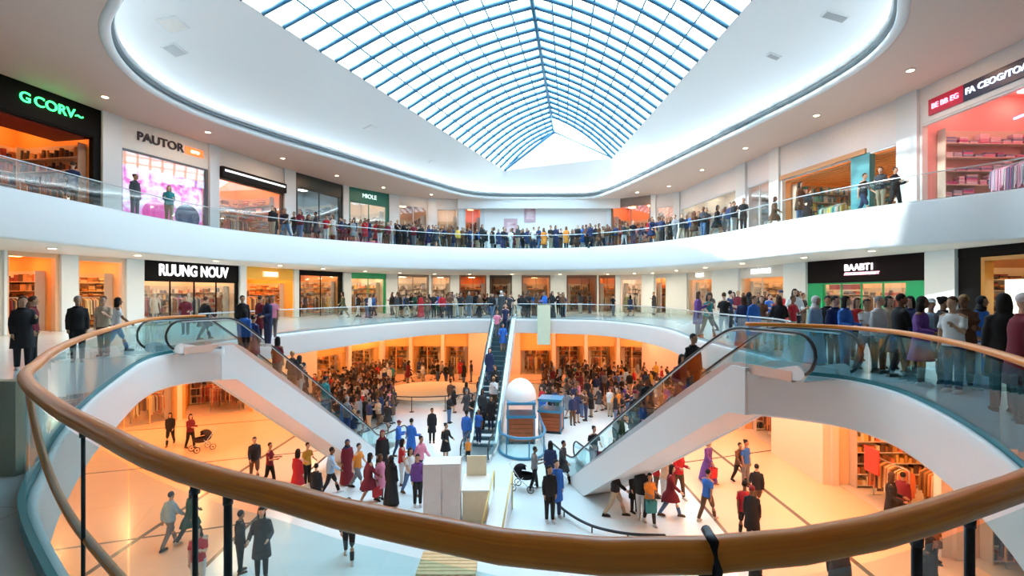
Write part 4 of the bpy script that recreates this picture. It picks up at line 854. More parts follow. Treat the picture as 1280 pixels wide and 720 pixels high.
def pose(legL=0, legR=0, kL=0, kR=0, aL=0, aR=0, eL=.15, eR=.15, sL=.10, sR=.10, lean=0, step=.0):
    """joint points; faces -Y. angles forward positive"""
    J = {}; dn = lambda a, out=0: Vector((out, -math.sin(a), -math.cos(a)))
    drop = max(.42*math.cos(legL)+.41*math.cos(legL-kL), .42*math.cos(legR)+.41*math.cos(legR-kR)); hz = .085+drop
    for s, a, k in ((1, legL, kL), (-1, legR, kR)):
        h = Vector((s*.09, 0, hz)); kn = h+dn(a)*.42; an = kn+dn(a-k)*.41; J[s] = (h, kn, an, a-k)
    ch = Vector((0, -math.sin(lean)*.5, hz+math.cos(lean)*.5)); J['chest'] = ch; J['hz'] = hz; J['lean'] = lean
    for s, a, e, sp in ((1, aL, eL, sL), (-1, aR, eR, sR)):
        sh = Vector((s*.168, ch.y, ch.z-.015)); d = dn(a); el = sh+Vector((s*math.sin(sp), d.y*math.cos(sp), d.z*math.cos(sp)))*.29
        d2 = dn(a+e); wr = el+Vector((-s*math.sin(e)*.12, d2.y, d2.z)).normalized()*.25; J['a%d' % s] = (sh, el, wr, (wr-el).normalized())
    return J
def body_mesh(nm, J, turn=0):
    bm = bmesh.new(); hz, ly, ch = J['hz'], -math.sin(J['lean']), J['chest']
    def sp(t): return ly*.5*t, hz+(ch.z-hz)*t
    rows = []
    for t, rx, ry in ((-.12, .10, .09), (0, .155, .115), (.25, .145, .10), (.45, .13, .095), (.75, .155, .112), (.93, .150, .10), (1.03, .105, .085), (1.10, .07, .066), (1.13, .058, .058)):
        y, z = sp(t); rows.append((0, y, z, rx, ry))
    loft(bm, rows, 20)
    ny, nz = sp(1.1); hy = ny-.03; hc = nz+.20
    sweep(bm, [(0, ny, nz-.03), (0, ny-.01, nz+.05), (0, ny-.018, nz+.12)], [.056, .05, .05], 14)
    hv = ell(bm, (0, hy, hc), (.075, .092, .115)); 
    hv += ell(bm, (0, hy-.03, hc-.06), (.052, .058, .06))            # jaw
    hv += ell(bm, (0, hy-.096, hc-.022), (.013, .018, .026))         # nose
    for s in (-1, 1):
        hv += ell(bm, (s*.077, hy+.008, hc-.01), (.011, .02, .032)); hv += ell(bm, (s*.032, hy-.075, hc+.018), (.024, .016, .009)); hv += ell(bm, (s*.04, hy-.062, hc-.035), (.022, .02, .018))
    hv += ell(bm, (0, hy-.084, hc-.058), (.024, .012, .010)); hv += ell(bm, (0, hy-.07, hc-.096), (.022, .02, .016))
    if turn: bmesh.ops.rotate(bm, cent=(0, hy+.02, hc), matrix=Matrix.Rotation(turn, 3, 'Z'), verts=hv)
    for s in (1, -1):
        h, kn, an, fa = J[s]
        sweep(bm, [h+Vector((0, 0, .02)), h.lerp(kn, .35), h.lerp(kn, .8), kn, kn.lerp(an, .3), kn.lerp(an, .7), an], [.088, .08, .06, .053, .056, .042, .034], 14)
        sweep(bm, [an+Vector((0, .04, -.04)), an+Vector((0, -.03, -.045)), an+Vector((s*.012, -.12, -.062)), an+Vector((s*.015, -.17, -.07))], [.032, .036, .035, .02], 10, None)
        sh, el, wr, d = J['a%d' % s]
        sweep(bm, [Vector((s*.09, sh.y, sh.z+.03)), sh, sh.lerp(el, .5), el, el.lerp(wr, .35), wr], [.055, .056, .046, .038, .038, .025], 12)
        # hand: palm, four fingers with a bend and a thumb off the side
        fwd = Vector((0, -1, 0)); side = d.cross(Vector((s, 0, 0)))
        side = side.normalized() if side.length > .1 else Vector((0, -1, 0))
        if side.y > 0: side = -side
        inn = Vector((-s, 0, 0)); pc = wr+d*.045
        sweep(bm, [wr-d*.01, wr+d*.03, wr+d*.085], [.024, .030, .032], 10)
        for q, ln in zip((-1.5, -.5, .5, 1.5), (.058, .074, .08, .07)):
            b0 = wr+d*.078+side*q*.0185; b1 = b0+d*ln*.5+inn*.006; b2 = b1+(d*.8+inn*.6).normalized()*ln*.5; sweep(bm, [b0, b1, b2], [.0095, .009, .007], 7)
        t0_ = wr+d*.02+side*.024; sweep(bm, [t0_, t0_+(d+side*.8).normalized()*.04, t0_+(d*1.3+side*.6+inn*.3).normalized()*.075], [.012, .0105, .008], 7)
    return remeshed(nm, bm, .0105, .38), (0, hy, hc, turn)
def arm_sleeve(bm, J, s, f=1, pad=.02, flare=0):
    sh, el, wr, d = J['a%d' % s]; P = [Vector((s*.075, sh.y, sh.z+.025)), sh+Vector((-s*.004, 0, -.004)), sh.lerp(el, .5), el, el.lerp(wr, .5), wr-d*.01]; rr = [.045, .050, .047, .042, .040, .035+flare]
    if f < 1: P = P[:3]+[sh.lerp(el, .75)]; rr = rr[:3]+[.052]
    sweep(bm, P, [r+pad for r in rr], 12)
def top_mesh(nm, J, kind):
    bm = bmesh.new(); hz, ch, ly = J['hz'], J['chest'], -math.sin(J['lean'])
    def sp(t): return ly*.5*t, hz+(ch.z-hz)*t
    pad = {'tee': .014, 'jacket': .024, 'coat': .026, 'dress': .016, 'abaya': .024}[kind]
    rows = [(.0, .165, .122), (.25, .15, .108), (.45, .142, .104), (.75, .160, .116), (.92, .152, .104), (1.01, .112, .088), (1.07, .075, .07), (1.11, .052, .05)]
    if kind in ('tee', 'jacket'): rows = [(-.10, .172, .128)]+rows
    for i, (t, a, b) in enumerate(rows): y, z = sp(t); rows[i] = (0, y, z, a+pad, b+pad)
    spread = abs(J[1][1].y-J[-1][1].y)/2
    if kind == 'coat': rows = [(0, 0, .52, .23, .17+spread), (0, 0, .72, .215, .165+spread*.6)]+rows
    if kind == 'dress': rows = [(0, 0, .50, .27, .22+spread*.7), (0, 0, .72, .225, .17+spread*.5)]+rows
    if kind == 'abaya': rows = [(0, 0, .06, .30, .24+spread*1.2), (0, 0, .5, .25, .19+spread*.8), (0, 0, .75, .22, .16+spread*.4)]+rows
    loft(bm, rows, 22)
    for s in (1, -1): arm_sleeve(bm, J, s, .5 if kind == 'tee' else 1,   .010 if kind in ('tee', 'dress') else .018, .02 if kind == 'abaya' else 0)
    if kind in ('jacket', 'coat'):   # collar
        y, z = sp(1.12); sweep(bm, [(.075*math.cos(t), y+.07*math.sin(t)-.01, z+.015) for t in [2*PI*k/16 for k in range(16)]], .022, 8, closed=True)
    return remeshed(nm, bm, .017, .4)
def trousers_mesh(nm, J, wide=0):
    bm = bmesh.new(); hz = J['hz']
    loft(bm, [(0, 0, hz-.09, .15, .115), (0, 0, hz, .17, .125), (0, 0, hz+.10, .158, .115), (0, 0, hz+.14, .152, .11)], 20)
    for s in (1, -1):
        h, kn, an, _ = J[s]; sweep(bm, [h, h.lerp(kn, .4), kn, kn.lerp(an, .5), an+(an-kn)*.02], [.10, .096, .074+wide, .066+wide, .056+wide*1.5], 12)
    return remeshed(nm, bm, .016, .4)
def shoes_mesh(nm, J, s1):
    bm = bmesh.new()
    for s in (s1,):
        a = J[s][2]; sweep(bm, [a+Vector((0, .065, -.048)), a+Vector((0, .02, -.04)), a+Vector((s*.006, -.06, -.05)), a+Vector((s*.012, -.13, -.064)), a+Vector((s*.014, -.185, -.072))], [.034, .046, .046, .044, .026], 10)
        box(bm, a.x-.04+s*.006, a.x+.04+s*.006, a.y-.19, a.y+.085, a.z-.098, a.z-.078)
    return remeshed(nm, bm, .014, .5)
def hair_mesh(nm, H, kind):
    _, hy, hc, turn = H; bm = bmesh.new(); hv = []
    if kind == 'short':
        hv += ell(bm, (0, hy+.014, hc+.028), (.084, .094, .102)); 
        cut = .0
    elif kind == 'long':
        hv += ell(bm, (0, hy+.014, hc+.026), (.088, .098, .106)); hv += ell(bm, (0, hy+.06, hc-.11), (.088, .05, .17)); 
        for s in (-1, 1): hv += ell(bm, (s*.076, hy+.03, hc-.08), (.022, .05, .13))
    elif kind == 'scarf':
        hv += ell(bm, (0, hy+.016, hc+.012), (.10, .105, .125)); hv += ell(bm, (0, hy+.02, hc-.13), (.10, .10, .09)); hv += ell(bm, (0, hy+.04, hc-.2), (.16, .11, .07))
    elif kind == 'bun':
        hv += ell(bm, (0, hy+.014, hc+.026), (.084, .096, .10)); hv += ell(bm, (0, hy+.09, hc+.075), (.042, .042, .042))
    elif kind == 'cap':
        hv += ell(bm, (0, hy+.008, hc+.05), (.088, .098, .085)); hv += ell(bm, (0, hy-.11, hc+.045), (.062, .07, .012), rot=.12)
    if kind != 'cap':   # leave the face open
        bmesh.ops.rotate(bm, cent=(0, 0, 0), matrix=Matrix.Identity(3), verts=hv)
    if turn: bmesh.ops.rotate(bm, cent=(0, hy+.02, hc), matrix=Matrix.Rotation(turn, 3, 'Z'), verts=hv)
    me = remeshed(nm, bm, .014, .5, 1)
    b2 = bmesh.new(); b2.from_mesh(me)
    if kind != 'cap':
        ct, st = math.cos(-turn), math.sin(-turn)
        def front(v):
            x, y = v.co.x, v.co.y-(hy+.02); xr, yr = x*ct-y*st, x*st+y*ct; zz = v.co.z-hc
            lim = .055 if kind != 'scarf' else .062
            return yr < -.045 and zz < .052 and zz > -.12 and abs(xr) < lim+.012
        bmesh.ops.delete(b2, geom=[v for v in b2.verts if front(v)], context='VERTS')
    b2.to_mesh(me); b2.free(); return me
POSES = [
    ('standing', pose(legL=.04, legR=-.03, eL=.2, eR=.25)),
    ('walking', pose(legL=.42, kL=.12, legR=-.30, kR=.25, aL=-.35, aR=.40, eL=.3, eR=.45, lean=.05)),
    ('striding', pose(legL=-.32, kL=.30, legR=.45, kR=.15, aL=.38, aR=-.35, eL=.5, eR=.3, lean=.06)),
    ('looking at a phone', pose(legL=.03, legR=-.02, aL=.35, eL=1.75, aR=0, eR=.25, lean=.03)),
    ('leaning on the rail', pose(legL=.12, legR=-.12, kR=.1, aL=.75, aR=.8, eL=.85, eR=.8, sL=.22, sR=.2, lean=.28)),
    ('carrying something', pose(legL=.25, kL=.1, legR=-.18, kR=.2, aL=.25, aR=.3, eL=1.45, eR=1.4)),
    ('standing with folded hands', pose(legL=.0, legR=.05, kR=.08, aL=.12, aR=.12, eL=1.2, eR=1.25, sL=.28, sR=.28)),
]
TURN = [.25, 0, -.2, 0, .1, -.3, .35]
MESH = {}
def PM(pi, part):
    k = (pi, part)
    if k in MESH: return MESH[k]
    J = POSES[pi][1]
    if (pi, 'body') not in MESH: MESH[(pi, 'body')], MESH[(pi, 'H')] = body_mesh('body', J, TURN[pi])
    if part == 'body': return MESH[k]
    if part in ('tee', 'jacket', 'coat', 'dress', 'abaya'): m = top_mesh(part, J, part)
    elif part == 'trousers': m = trousers_mesh(part, J)
    elif part in ('shoeL', 'shoeR'): m = shoes_mesh('shoe', J, 1 if part == 'shoeL' else -1)
    else: m = hair_mesh(part, MESH[(pi, 'H')], part)
    MESH[k] = m; return m
TOPC = {'black': (.015, .015, .018), 'navy': (.02, .035, .11), 'red': (.55, .02, .03), 'white': (.78, .78, .78), 'grey': (.25, .26, .28), 'blue': (.03, .16, .6), 'pink': (.8, .28, .42), 'brown': (.14, .06, .03),
        'beige': (.6, .46, .32), 'olive': (.10, .11, .05), 'teal': (.03, .28, .30), 'maroon': (.2, .015, .03), 'light blue': (.35, .55, .75), 'orange': (.85, .3, .04), 'mustard': (.65, .42, .06), 'purple': (.16, .06, .28), 'dark green': (.02, .09, .06), 'charcoal': (.05, .055, .065)}
BOTC = {'black': (.015, .015, .018), 'dark blue': (.03, .05, .12), 'grey': (.2, .2, .22), 'beige': (.5, .38, .26), 'white': (.7, .7, .7), 'brown': (.13, .07, .04), 'blue jean': (.10, .18, .35)}
HAIRC = {'black': (.012, .010, .010), 'brown': (.08, .035, .018), 'fair': (.45, .28, .12), 'grey': (.3, .29, .28)}
SKIN = [(.62, .36, .24), (.70, .44, .32), (.42, .22, .13), (.24, .11, .06), (.55, .32, .2)]
TOPW = ['black']*22+['navy']*9+['charcoal']*6+['brown']*3+['red']*2+['white']*4+['grey']*3+['blue']*3+['pink']*2+['brown']*2+['beige']*2+['olive', 'teal', 'maroon', 'maroon', 'light blue', 'light blue', 'orange', 'mustard', 'purple', 'dark green', 'charcoal', 'charcoal', 'charcoal']
NP = 0; USED = set(); PLACED = {0: [], 1: [], 2: []}; PGRP = {}
def person(x, y, z, rz, where, top=None, bot=None, kind=None, hair=None, hk=None, pi=None, h=None, bag=None, skin=None):
    """one person as an Empty with body, garment, trousers, shoes and hair"""
    global NP
    for _ in range(60):
        kd = kind or R.choices(['jacket', 'tee', 'coat', 'dress', 'abaya'], [42, 24, 14, 11, 9])[0]; tc_ = top or R.choice(TOPW)
        bc_ = bot or R.choice(['black']*3+['dark blue']*2+['grey', 'beige', 'white', 'brown', 'blue jean']); hr = hair or R.choices(['black', 'brown', 'fair', 'grey'], [8, 3, 1, 1])[0]
        hkk = hk or R.choices(['short', 'long', 'bun', 'cap', 'scarf'], [10, 7, 2, 1, 0])[0]
        if kd == 'abaya' and not hk: hkk = R.choice(['scarf', 'scarf', 'long'])
        p_ = R.choice([0, 0, 1, 2, 3, 5, 6]) if pi is None else pi
        if kd == 'abaya' and pi is None: p_ = R.choice([0, 3, 6])
        g = {'jacket': 'jacket', 'tee': 'T-shirt', 'coat': 'long coat', 'dress': 'dress', 'abaya': 'full length robe'}[kd]
        g = {'full length robe': 'long robe'}.get(g, g)
        hd = {'short': 'short-haired person', 'long': 'long-haired person', 'bun': 'bun-haired person', 'cap': 'person in cap', 'scarf': 'person in headscarf'}[hkk]
        lab = f"{hd}, {tc_} {g}" + (f", {bc_} trousers" if kd in ('jacket', 'tee', 'coat') else '') + f", {where}"
        if len(lab.split()) > 16: lab = f"{hd}, {tc_} {g}, {where}"
        if lab not in USED: break
    USED.add(lab); NP += 1
    s = h or R.uniform(.92, 1.06)
    rt = thing('person', lab, 'person', (x, y, z), rz, PGRP.get(where)); rt.scale = (s, s, s)
    sk = skin or R.choice(SKIN); hcx = HAIRC[hr] if hkk not in ('cap', 'scarf') else TOPC[R.choice(['black', 'navy', 'white', 'maroon', 'grey'])]
    parts = [('body', 'body', sk), ({'jacket': 'jacket', 'tee': 'shirt', 'coat': 'coat', 'dress': 'dress', 'abaya': 'robe'}[kd], kd, TOPC[tc_]), ({'cap': 'cap', 'scarf': 'headscarf'}.get(hkk, 'hair'), hkk, hcx)]
    if kd in ('jacket', 'tee', 'coat'): parts.append(('trousers', 'trousers', BOTC[bc_]))
    if kd != 'abaya':
        sc = R.choice([(.02, .02, .02), (.6, .6, .6), (.12, .06, .03)]); parts += [('shoe', 'shoeL', sc), ('shoe', 'shoeR', sc)]
    for nm, pt, c in parts:
        o = bpy.data.objects.new(nm, PM(p_, pt)); o.color = (*c, 1); link(o, rt)
    if bag:
        wr = POSES[p_][1]['a-1'][2]; bc = TOPC[bag]; M4 = Matrix.Translation((x, y, z)) @ Matrix.Rotation(rz, 4, 'Z') @ Matrix.Scale(s, 4); q = M4 @ (wr+POSES[p_][1]['a-1'][3]*.09)
        b = thing('shopping_bag', f'{bag} shopping bag of {tc_} clad person, {where}', 'bag', (q.x, q.y, q.z-.52), rz)
        bm = bmesh.new(); a = [bm.verts.new((sx*.16, sy*(.07+(.02 if zz else 0)), zz)) for zz in (0, .38) for sx, sy in ((-1, -1), (1, -1), (1, 1), (-1, 1))]
        bm.faces.new(a[:4][::-1])
        for i in range(4): bm.faces.new((a[i], a[(i+1) % 4], a[4+(i+1) % 4], a[4+i]))
        mesh_obj('bag_body', bm, colmat(bc, .6), b)
        for sy in (-1, 1): bm = bmesh.new(); sweep(bm, [(-.07, sy*.085, .36), (-.05, sy*.05, .48), (0, 0, .52), (.05, sy*.05, .48), (.07, sy*.085, .36)], .006, 6); mesh_obj('handle', bm, colmat((.5, .45, .4)), b)
    return rt
def dist_ok(lev, x, y, dm):
    if any((x-a)**2+(y-b)**2 < dm*dm for a, b in PLACED[lev]): return False
    PLACED[lev].append((x, y)); return True
ZL = {0: Z0+.001, 1: Z1+.001, 2: Z2+.001}
def inside_poly(p, poly):
    x, y = p; c = False; n = len(poly)
    for i in range(n):
        a, b = poly[i], poly[(i+1) % n]
        if (a[1] > y) != (b[1] > y) and x < (b[0]-a[0])*(y-a[1])/(b[1]-a[1])+a[0]: c = not c
    return c
OP1P = [(p[0], p[1]) for p in OPEN1]; OP2P = [(p[0], p[1]) for p in OPEN2]; WP = [(p[0], p[1]) for p in WALL]; GP = GW
BLOCK = [((-6.0, 36.2), 4.0), ((.45, 24.6), 1.3), ((2.15, 26.4), 1.1), ((-2.28, 15.9), 1.0), ((-1.2, 16.4), 1.2), ((-.45, 15.6), 1.5), ((-1.65, 12.55), 1.2), ((4.0, 19.3), 1.2)]
def esc_block(x, y):
    for E, w in ((ESC_L, 1.0), (ESC_R, 1.0), (ESC_C, 1.1)):
        rt, top, d, L, h, xt, xb, iw = E; v = Vector((x, y))-top; a = v.dot(d); b = v.dot(Vector((-d.y, d.x)))
        if L*.35 < a < L+1.6 and abs(b) < w: return True
    return False
def P0(px, py, rz, **k):
    p = at(px, py, Z0); PLACED[0].append((p.x, p.y)); return person(p.x, p.y, ZL[0], rz, **k)
def P1(px, py, rz, **k):
    p = at(px, py, Z1); k['h'] = (k.get('h') or 1)*.905; PLACED[1].append((p.x, p.y)); return person(p.x, p.y, ZL[1], rz, **k)
# people singled out in the photo, ground floor (facing: 0 = towards the viewer)
P0(212, 683, 2.9, where='one of a pair crossing the orange lit aisle', top='light blue', bot='grey', kind='jacket', hk='short', hair='black', pi=1)
P0(238, 677, 2.6, where='second of the pair crossing the orange lit aisle', top='dark green', kind='coat', bot='black', hk='long', hair='black', pi=2)
P0(213, 556, .4, where='alone far back on the orange floor', top='black', bot='black', kind='jacket', hk='long', hair='black', pi=2)
P0(238, 560, 1.2, where='next to the pram under the gallery', top='maroon', bot='black', kind='jacket', pi=5)
P0(318, 600, .6, where='alone in the middle of the orange floor', top='black', bot='brown', kind='jacket', hk='bun', hair='black', pi=1)
P0(337, 607, 1.6, where='beside a shopper on the orange floor', top='maroon', bot='black', kind='tee', pi=5)
P0(248, 742, .3, where='low at the bottom edge below the handrail', top='red', bot='white', kind='tee', hk='long', hair='brown', pi=3)
P0(300, 716, 2.4, where='just under the handrail near a glass post', top='black', bot='black', kind='jacket', hk='short', hair='black', pi=0)
P0(327, 722, .2, where='just under the handrail between two glass posts', top='charcoal', kind='coat', bot='black', pi=6, hk='long', hair='black', h=1.05)
P0(372, 622, 2.8, where='edge of the crowd by the left escalator foot', top='red', kind='dress', hk='long', hair='black', pi=0)
P0(395, 640, 3.0, where='beneath the left escalator', top='black', bot='black', kind='coat', hk='short', hair='black', pi=0)
P0(384, 606, 1.0, where='beneath the left escalator', top='mustard', bot='black', kind='tee', hk='short', hair='brown', pi=6)
P0(413, 618, 2.0, where='beneath the left escalator', top='light blue', bot='black', kind='jacket', hk='short', hair='black', pi=1)
P0(434, 605, .6, where='beneath the left escalator', top='maroon', kind='abaya', hk='scarf', pi=0)
P0(447, 612, 1.3, where='beneath the left escalator', top='orange', bot='grey', kind='tee', pi=2, hk='short', hair='black')
P0(436, 698, .3, where='alone on pale stone just over the handrail', top='charcoal', bot='black', kind='jacket', hk='short', hair='black', pi=1)
P0(461, 628, 2.2, where='in the throng by the tall white cabinet', top='maroon', kind='dress', hk='long', hair='black', pi=1)
P0(475, 625, .9, where='in the throng by the tall white cabinet', top='pink', kind='dress', hk='long', hair='brown', pi=0, bag='red')
P0(489, 632, 2.9, where='in the throng by the tall white cabinet', top='black', kind='abaya', hk='scarf', pi=0)
P0(522, 632, .3, where='in the throng by the tall white cabinet', top='purple', bot='black', kind='jacket', hk='short', hair='black', pi=3)
P0(478, 598, .3, where='at the left escalator foot', top='black', kind='abaya', hk='scarf', pi=0, h=1.1)
P0(514, 577, 2.6, where='at the left escalator foot', top='blue', kind='coat', bot='dark blue', hk='short', hair='black', pi=6, h=1.08)
P0(498, 570, 1.6, where='at the left escalator foot', top='blue', kind='jacket', bot='dark blue', hk='cap', pi=5)
P0(502, 606, 2.0, where='at the left escalator foot', top='red', kind='tee', bot='white', hk='long', hair='black', pi=3)
P0(512, 618, .8, where='at the left escalator foot', top='white', kind='tee', bot='blue jean', hk='long', hair='black', pi=1)
P0(525, 600, 1.1, where='at the left escalator foot', top='pink', kind='jacket', bot='black', hk='bun', hair='black', pi=2)
P0(540, 553, .2, where='alone between the stage and the throng', top='black', kind='coat', bot='black', hk='short', hair='black', pi=0)
P0(557, 577, .8, where='alone in front of the round stage barrier', top='black', kind='dress', hk='bun', hair='black', pi=6)
P0(583, 562, 2.9, where='queueing at the far escalator foot', top='blue', kind='jacket', bot='blue jean', hk='short', hair='black', pi=0, h=1.06)
P0(585, 578, .3, where='child-sized, beside the far escalator queue', top='orange', kind='tee', bot='black', pi=0, h=.62, hk='short', hair='black')
P0(600, 552, 3.0, where='queueing at the far escalator foot', top='black', kind='coat', bot='black', hk='long', hair='black', pi=0, h=1.05)
P0(612, 548, 2.9, where='queueing at the far escalator foot', top='charcoal', kind='jacket', bot='dark blue', pi=6, hk='short', hair='black')
P0(668, 612, 1.9, where='pushing the black pram on pale stone', top='grey', kind='tee', bot='black', pi=5, hk='short', hair='black')
P0(687, 652, .2, where='near the foot of the rising escalator', top='black', kind='jacket', bot='black', pi=0, hk='short', hair='black', h=1.04)
P0(695, 646, .3, where='near the foot of the rising escalator', top='blue', kind='coat', bot='dark blue', hk='short', hair='black', pi=0, h=1.08)
P0(688, 612, 3.0, where='near the foot of the rising escalator', top='navy', kind='jacket', bot='black', pi=0, hk='long', hair='black')
P0(703, 604, 1.0, where='near the foot of the rising escalator', top='charcoal', kind='coat', bot='black', pi=1, hk='short', hair='black')
for a in ((769, 645, 1.4, 'black', 'jacket', 'short', 1, None), (793, 640, .5, 'black', 'coat', 'short', 0, None), (802, 651, 2.8, 'black', 'jacket', 'cap', 3, None), (812, 655, .2, 'orange', 'tee', 'long', 5, 'teal'), (838, 645, 1.2, 'maroon', 'coat', 'long', 1, None), (848, 622, .3, 'red', 'jacket', 'short', 5, None), (820, 622, 1.5, 'red', 'jacket', 'scarf', 0, None), (831, 628, 2.4, 'beige', 'tee', 'bun', 3, None), (799, 616, .7, 'black', 'abaya', 'scarf', 0, None)):
    P0(a[0], a[1], a[2], where='in the knot of shoppers on the peach aisle', top=a[3], kind=a[4], hk=a[5], pi=a[6], bag=a[7], hair='black')
P0(885, 602, .5, where='walking alone on the peach aisle', top='purple', kind='abaya', hk='bun', hair='black', pi=1, bag='red')
P0(924, 604, .2, where='one of two close together on the peach aisle', top='brown', kind='jacket', bot='black', hk='short', hair='black', pi=1)
P0(932, 606, .4, where='one of two close together on the peach aisle', top='blue', kind='tee', bot='red' if False else 'grey', hk='bun', hair='black', pi=0)
P0(946, 638, 2.8, where='with back turned on the peach aisle', top='black', kind='jacket', bot='brown', hk='short', hair='black', pi=2)
P0(884, 650, 2.2, where='striding over a dark floor strip', top='blue', kind='tee', bot='brown', hk='short', hair='black', pi=2)
P0(931, 672, 2.8, where='just over the timber handrail by the clamp', top='red', kind='tee', bot='black', hk='short', hair='black', pi=1)
P0(940, 682, 2.5, where='partly behind the timber handrail', top='black', kind='coat', bot='black', hk='cap', pi=0)
P0(1114, 668, .9, where='in front of the crowded clothing shop', top='black', kind='coat', bot='black', hk='long', hair='brown', pi=6, h=1.08)
P0(1128, 655, 2.0, where='in front of the crowded clothing shop', top='maroon', kind='jacket', bot='black', hk='short', hair='black', pi=3)
P0(1162, 775, .6, where='seen beneath the handrail at the bottom edge', top='black', kind='coat', bot='black', hk='long', hair='black', pi=0, h=1.08)
P0(1048, 770, 2.2, where='seen beneath the handrail at the bottom edge', top='charcoal', kind='coat', bot='black', hk='short', hair='black', pi=0)
P0(944, 775, 1.2, where='seen beneath the handrail at the bottom edge', top='black', kind='jacket', bot='black', hk='short', hair='black', pi=1)
P0(1168, 704, 1.2, where='by the nearest clothing shop below the rail', top='brown', kind='coat', bot='black', hk='long', hair='black', pi=0)
# middle gallery, near people behind the curved glass
for px, py, rz, tp, kd, bt, hk_, hr_, pi_, h_, wh in (
    (1019, 456, .4, 'light blue', 'abaya', None, 'scarf', None, 0, 1.0, 'next to the escalator newel'),
    (1034, 452, -.3, 'black', 'jacket', 'black', 'short', 'black', 3, 1.0, 'in the row behind the curved glass'),
    (1043, 459, .2, 'navy', 'jacket', 'brown', 'short', 'black', 0, 1.0, 'in the row behind the curved glass'),
    (1056, 463, .5, 'blue', 'jacket', 'blue jean', 'long', 'black', 6, 1.0, 'in the row behind the curved glass'),
    (1071, 450, -.2, 'red', 'tee', 'black', 'long', 'brown', 3, .97, 'in the row behind the curved glass'),
    (1083, 462, .1, 'white', 'tee', 'grey', 'bun', 'black', 5, .97, 'in the row behind the curved glass'),
    (1098, 466, .3, 'white', 'jacket', 'black', 'short', 'grey', 0, 1.0, 'in the row behind the curved glass'),
    (1110, 460, -.1, 'beige', 'coat', 'beige', 'long', 'black', 0, 1.0, 'in the row behind the curved glass'),
    (1125, 471, 1.4, 'black', 'coat', 'black', 'short', 'black', 5, 1.04, 'with face turned along the rail'),
    (1139, 466, -1.3, 'navy', 'coat', 'black', 'long', 'black', 3, 1.0, 'before the green side panel'),
    (1151, 482, .6, 'purple', 'dress', None, 'long', 'black', 6, 1.0, 'before the white pillar'),
    (1163, 470, -.5, 'light blue', 'tee', 'white', 'cap', None, 1, 1.0, 'before the white pillar'),
    (1178, 480, .9, 'black', 'coat', 'black', 'bun', 'black', 0, 1.0, 'before the white pillar'),
    (1192, 491, -1.2, 'white', 'tee', 'dark blue', 'short', 'brown', 3, 1.0, 'close to the rail near the small table'),
    (1205, 480, -.8, 'brown', 'coat', 'black', 'short', 'fair', 5, 1.03, 'close to the rail near the small table'),
    (1226, 468, .3, 'blue', 'abaya', None, 'scarf', None, 0, 1.0, 'before the timber door frame'),
    (1255, 515, 2.6, 'black', 'coat', 'black', 'long', 'black', 0, 1.03, 'big at the picture edge behind the glass'),
    (1276, 528, 1.2, 'maroon', 'coat', 'black', 'cap', None, 3, 1.03, 'big at the picture edge behind the glass')):
    P1(px, py, rz, where=wh, top=tp, kind=kd, bot=bt, hk=hk_, hair=hr_, pi=pi_, h=h_)
for px, py, rz, tp, kd, pi_ in ((942, 440, .3, 'blue', 'coat', 0), (930, 436, 2.8, 'navy', 'abaya', 0), (974, 438, 2.9, 'black', 'coat', 6), (990, 432, .4, 'red', 'tee', 3), (952, 428, -.4, 'brown', 'jacket', 5)):
    P1(px, py, rz, where='on the landing by the peach shops', top=tp, kind=kd, pi=pi_)
for px, py, rz, tp, kd, bt, pi_, wh in ((97, 452, .7, 'black', 'jacket', 'black', 0, 'standing by the pier next to the peach shop'), (28, 462, 1.0, 'black', 'coat', 'black', 3, 'in front of the shop with dark curtains'), (40, 455, 2.2, 'maroon', 'jacket', 'black', 0, 'in front of the shop with dark curtains'), (232, 418, .3, 'maroon', 'jacket', 'black', 6, 'before the black lettered window'), (256, 424, 2.8, 'black', 'coat', 'black', 1, 'before the black lettered window'),
    (303, 431, .5, 'black', 'jacket', 'black', 0, 'by the upper end of the left escalator'), (324, 428, 2.6, 'maroon', 'coat', 'black', 3, 'by the upper end of the left escalator'), (341, 424, .3, 'pink', 'tee', 'grey', 0, 'by the upper end of the left escalator'), (335, 432, -.6, 'navy', 'jacket', 'dark blue', 6, 'by the upper end of the left escalator'), (130, 445, .3, 'beige', 'tee', 'brown', 3, 'before the peach shop'), (145, 440, 2.4, 'white', 'tee', 'blue jean', 1, 'before the peach shop')):
    P1(px, py, rz, where=wh, top=tp, kind=kd, bot=bt, pi=pi_)
# riders
def riders(E, ss, lat0, face, where, cols=None):
    for i, s in enumerate(ss):
        lat = lat0*(1 if R.random() < .5 else -1); p, a = esc_pt(E, s, lat)
        person(p.x, p.y, p.z, (a+PI/2 if face == 'down' else a-PI/2)+R.uniform(-.3, .3), where, pi=R.choice([0, 3, 6]), top=cols[i % len(cols)] if cols else None, kind=R.choice(['jacket', 'tee', 'coat']))
riders(ESC_L, [.09, .17, .27, .35, .43, .50, .58, .66, .74, .82, .89, .95], .22, 'down', 'riding the left escalator', ['blue', 'navy', 'maroon', 'black', 'charcoal', 'black', 'teal', 'black', 'grey', 'blue', 'black', 'white'])
riders(ESC_R, [.22, .34, .45, .55, .62, .72, .84], .22, 'up', 'riding the right escalator', ['black', 'maroon', 'black', 'charcoal', 'navy', 'dark green', 'black'])
riders(ESC_C, [.05, .13, .2, .33, .55, .68, .76, .84, .9, .96], .25, 'down', 'riding the far escalator', ['black', 'navy', 'pink', 'blue', 'navy', 'black', 'white', 'charcoal', 'black', 'blue'])
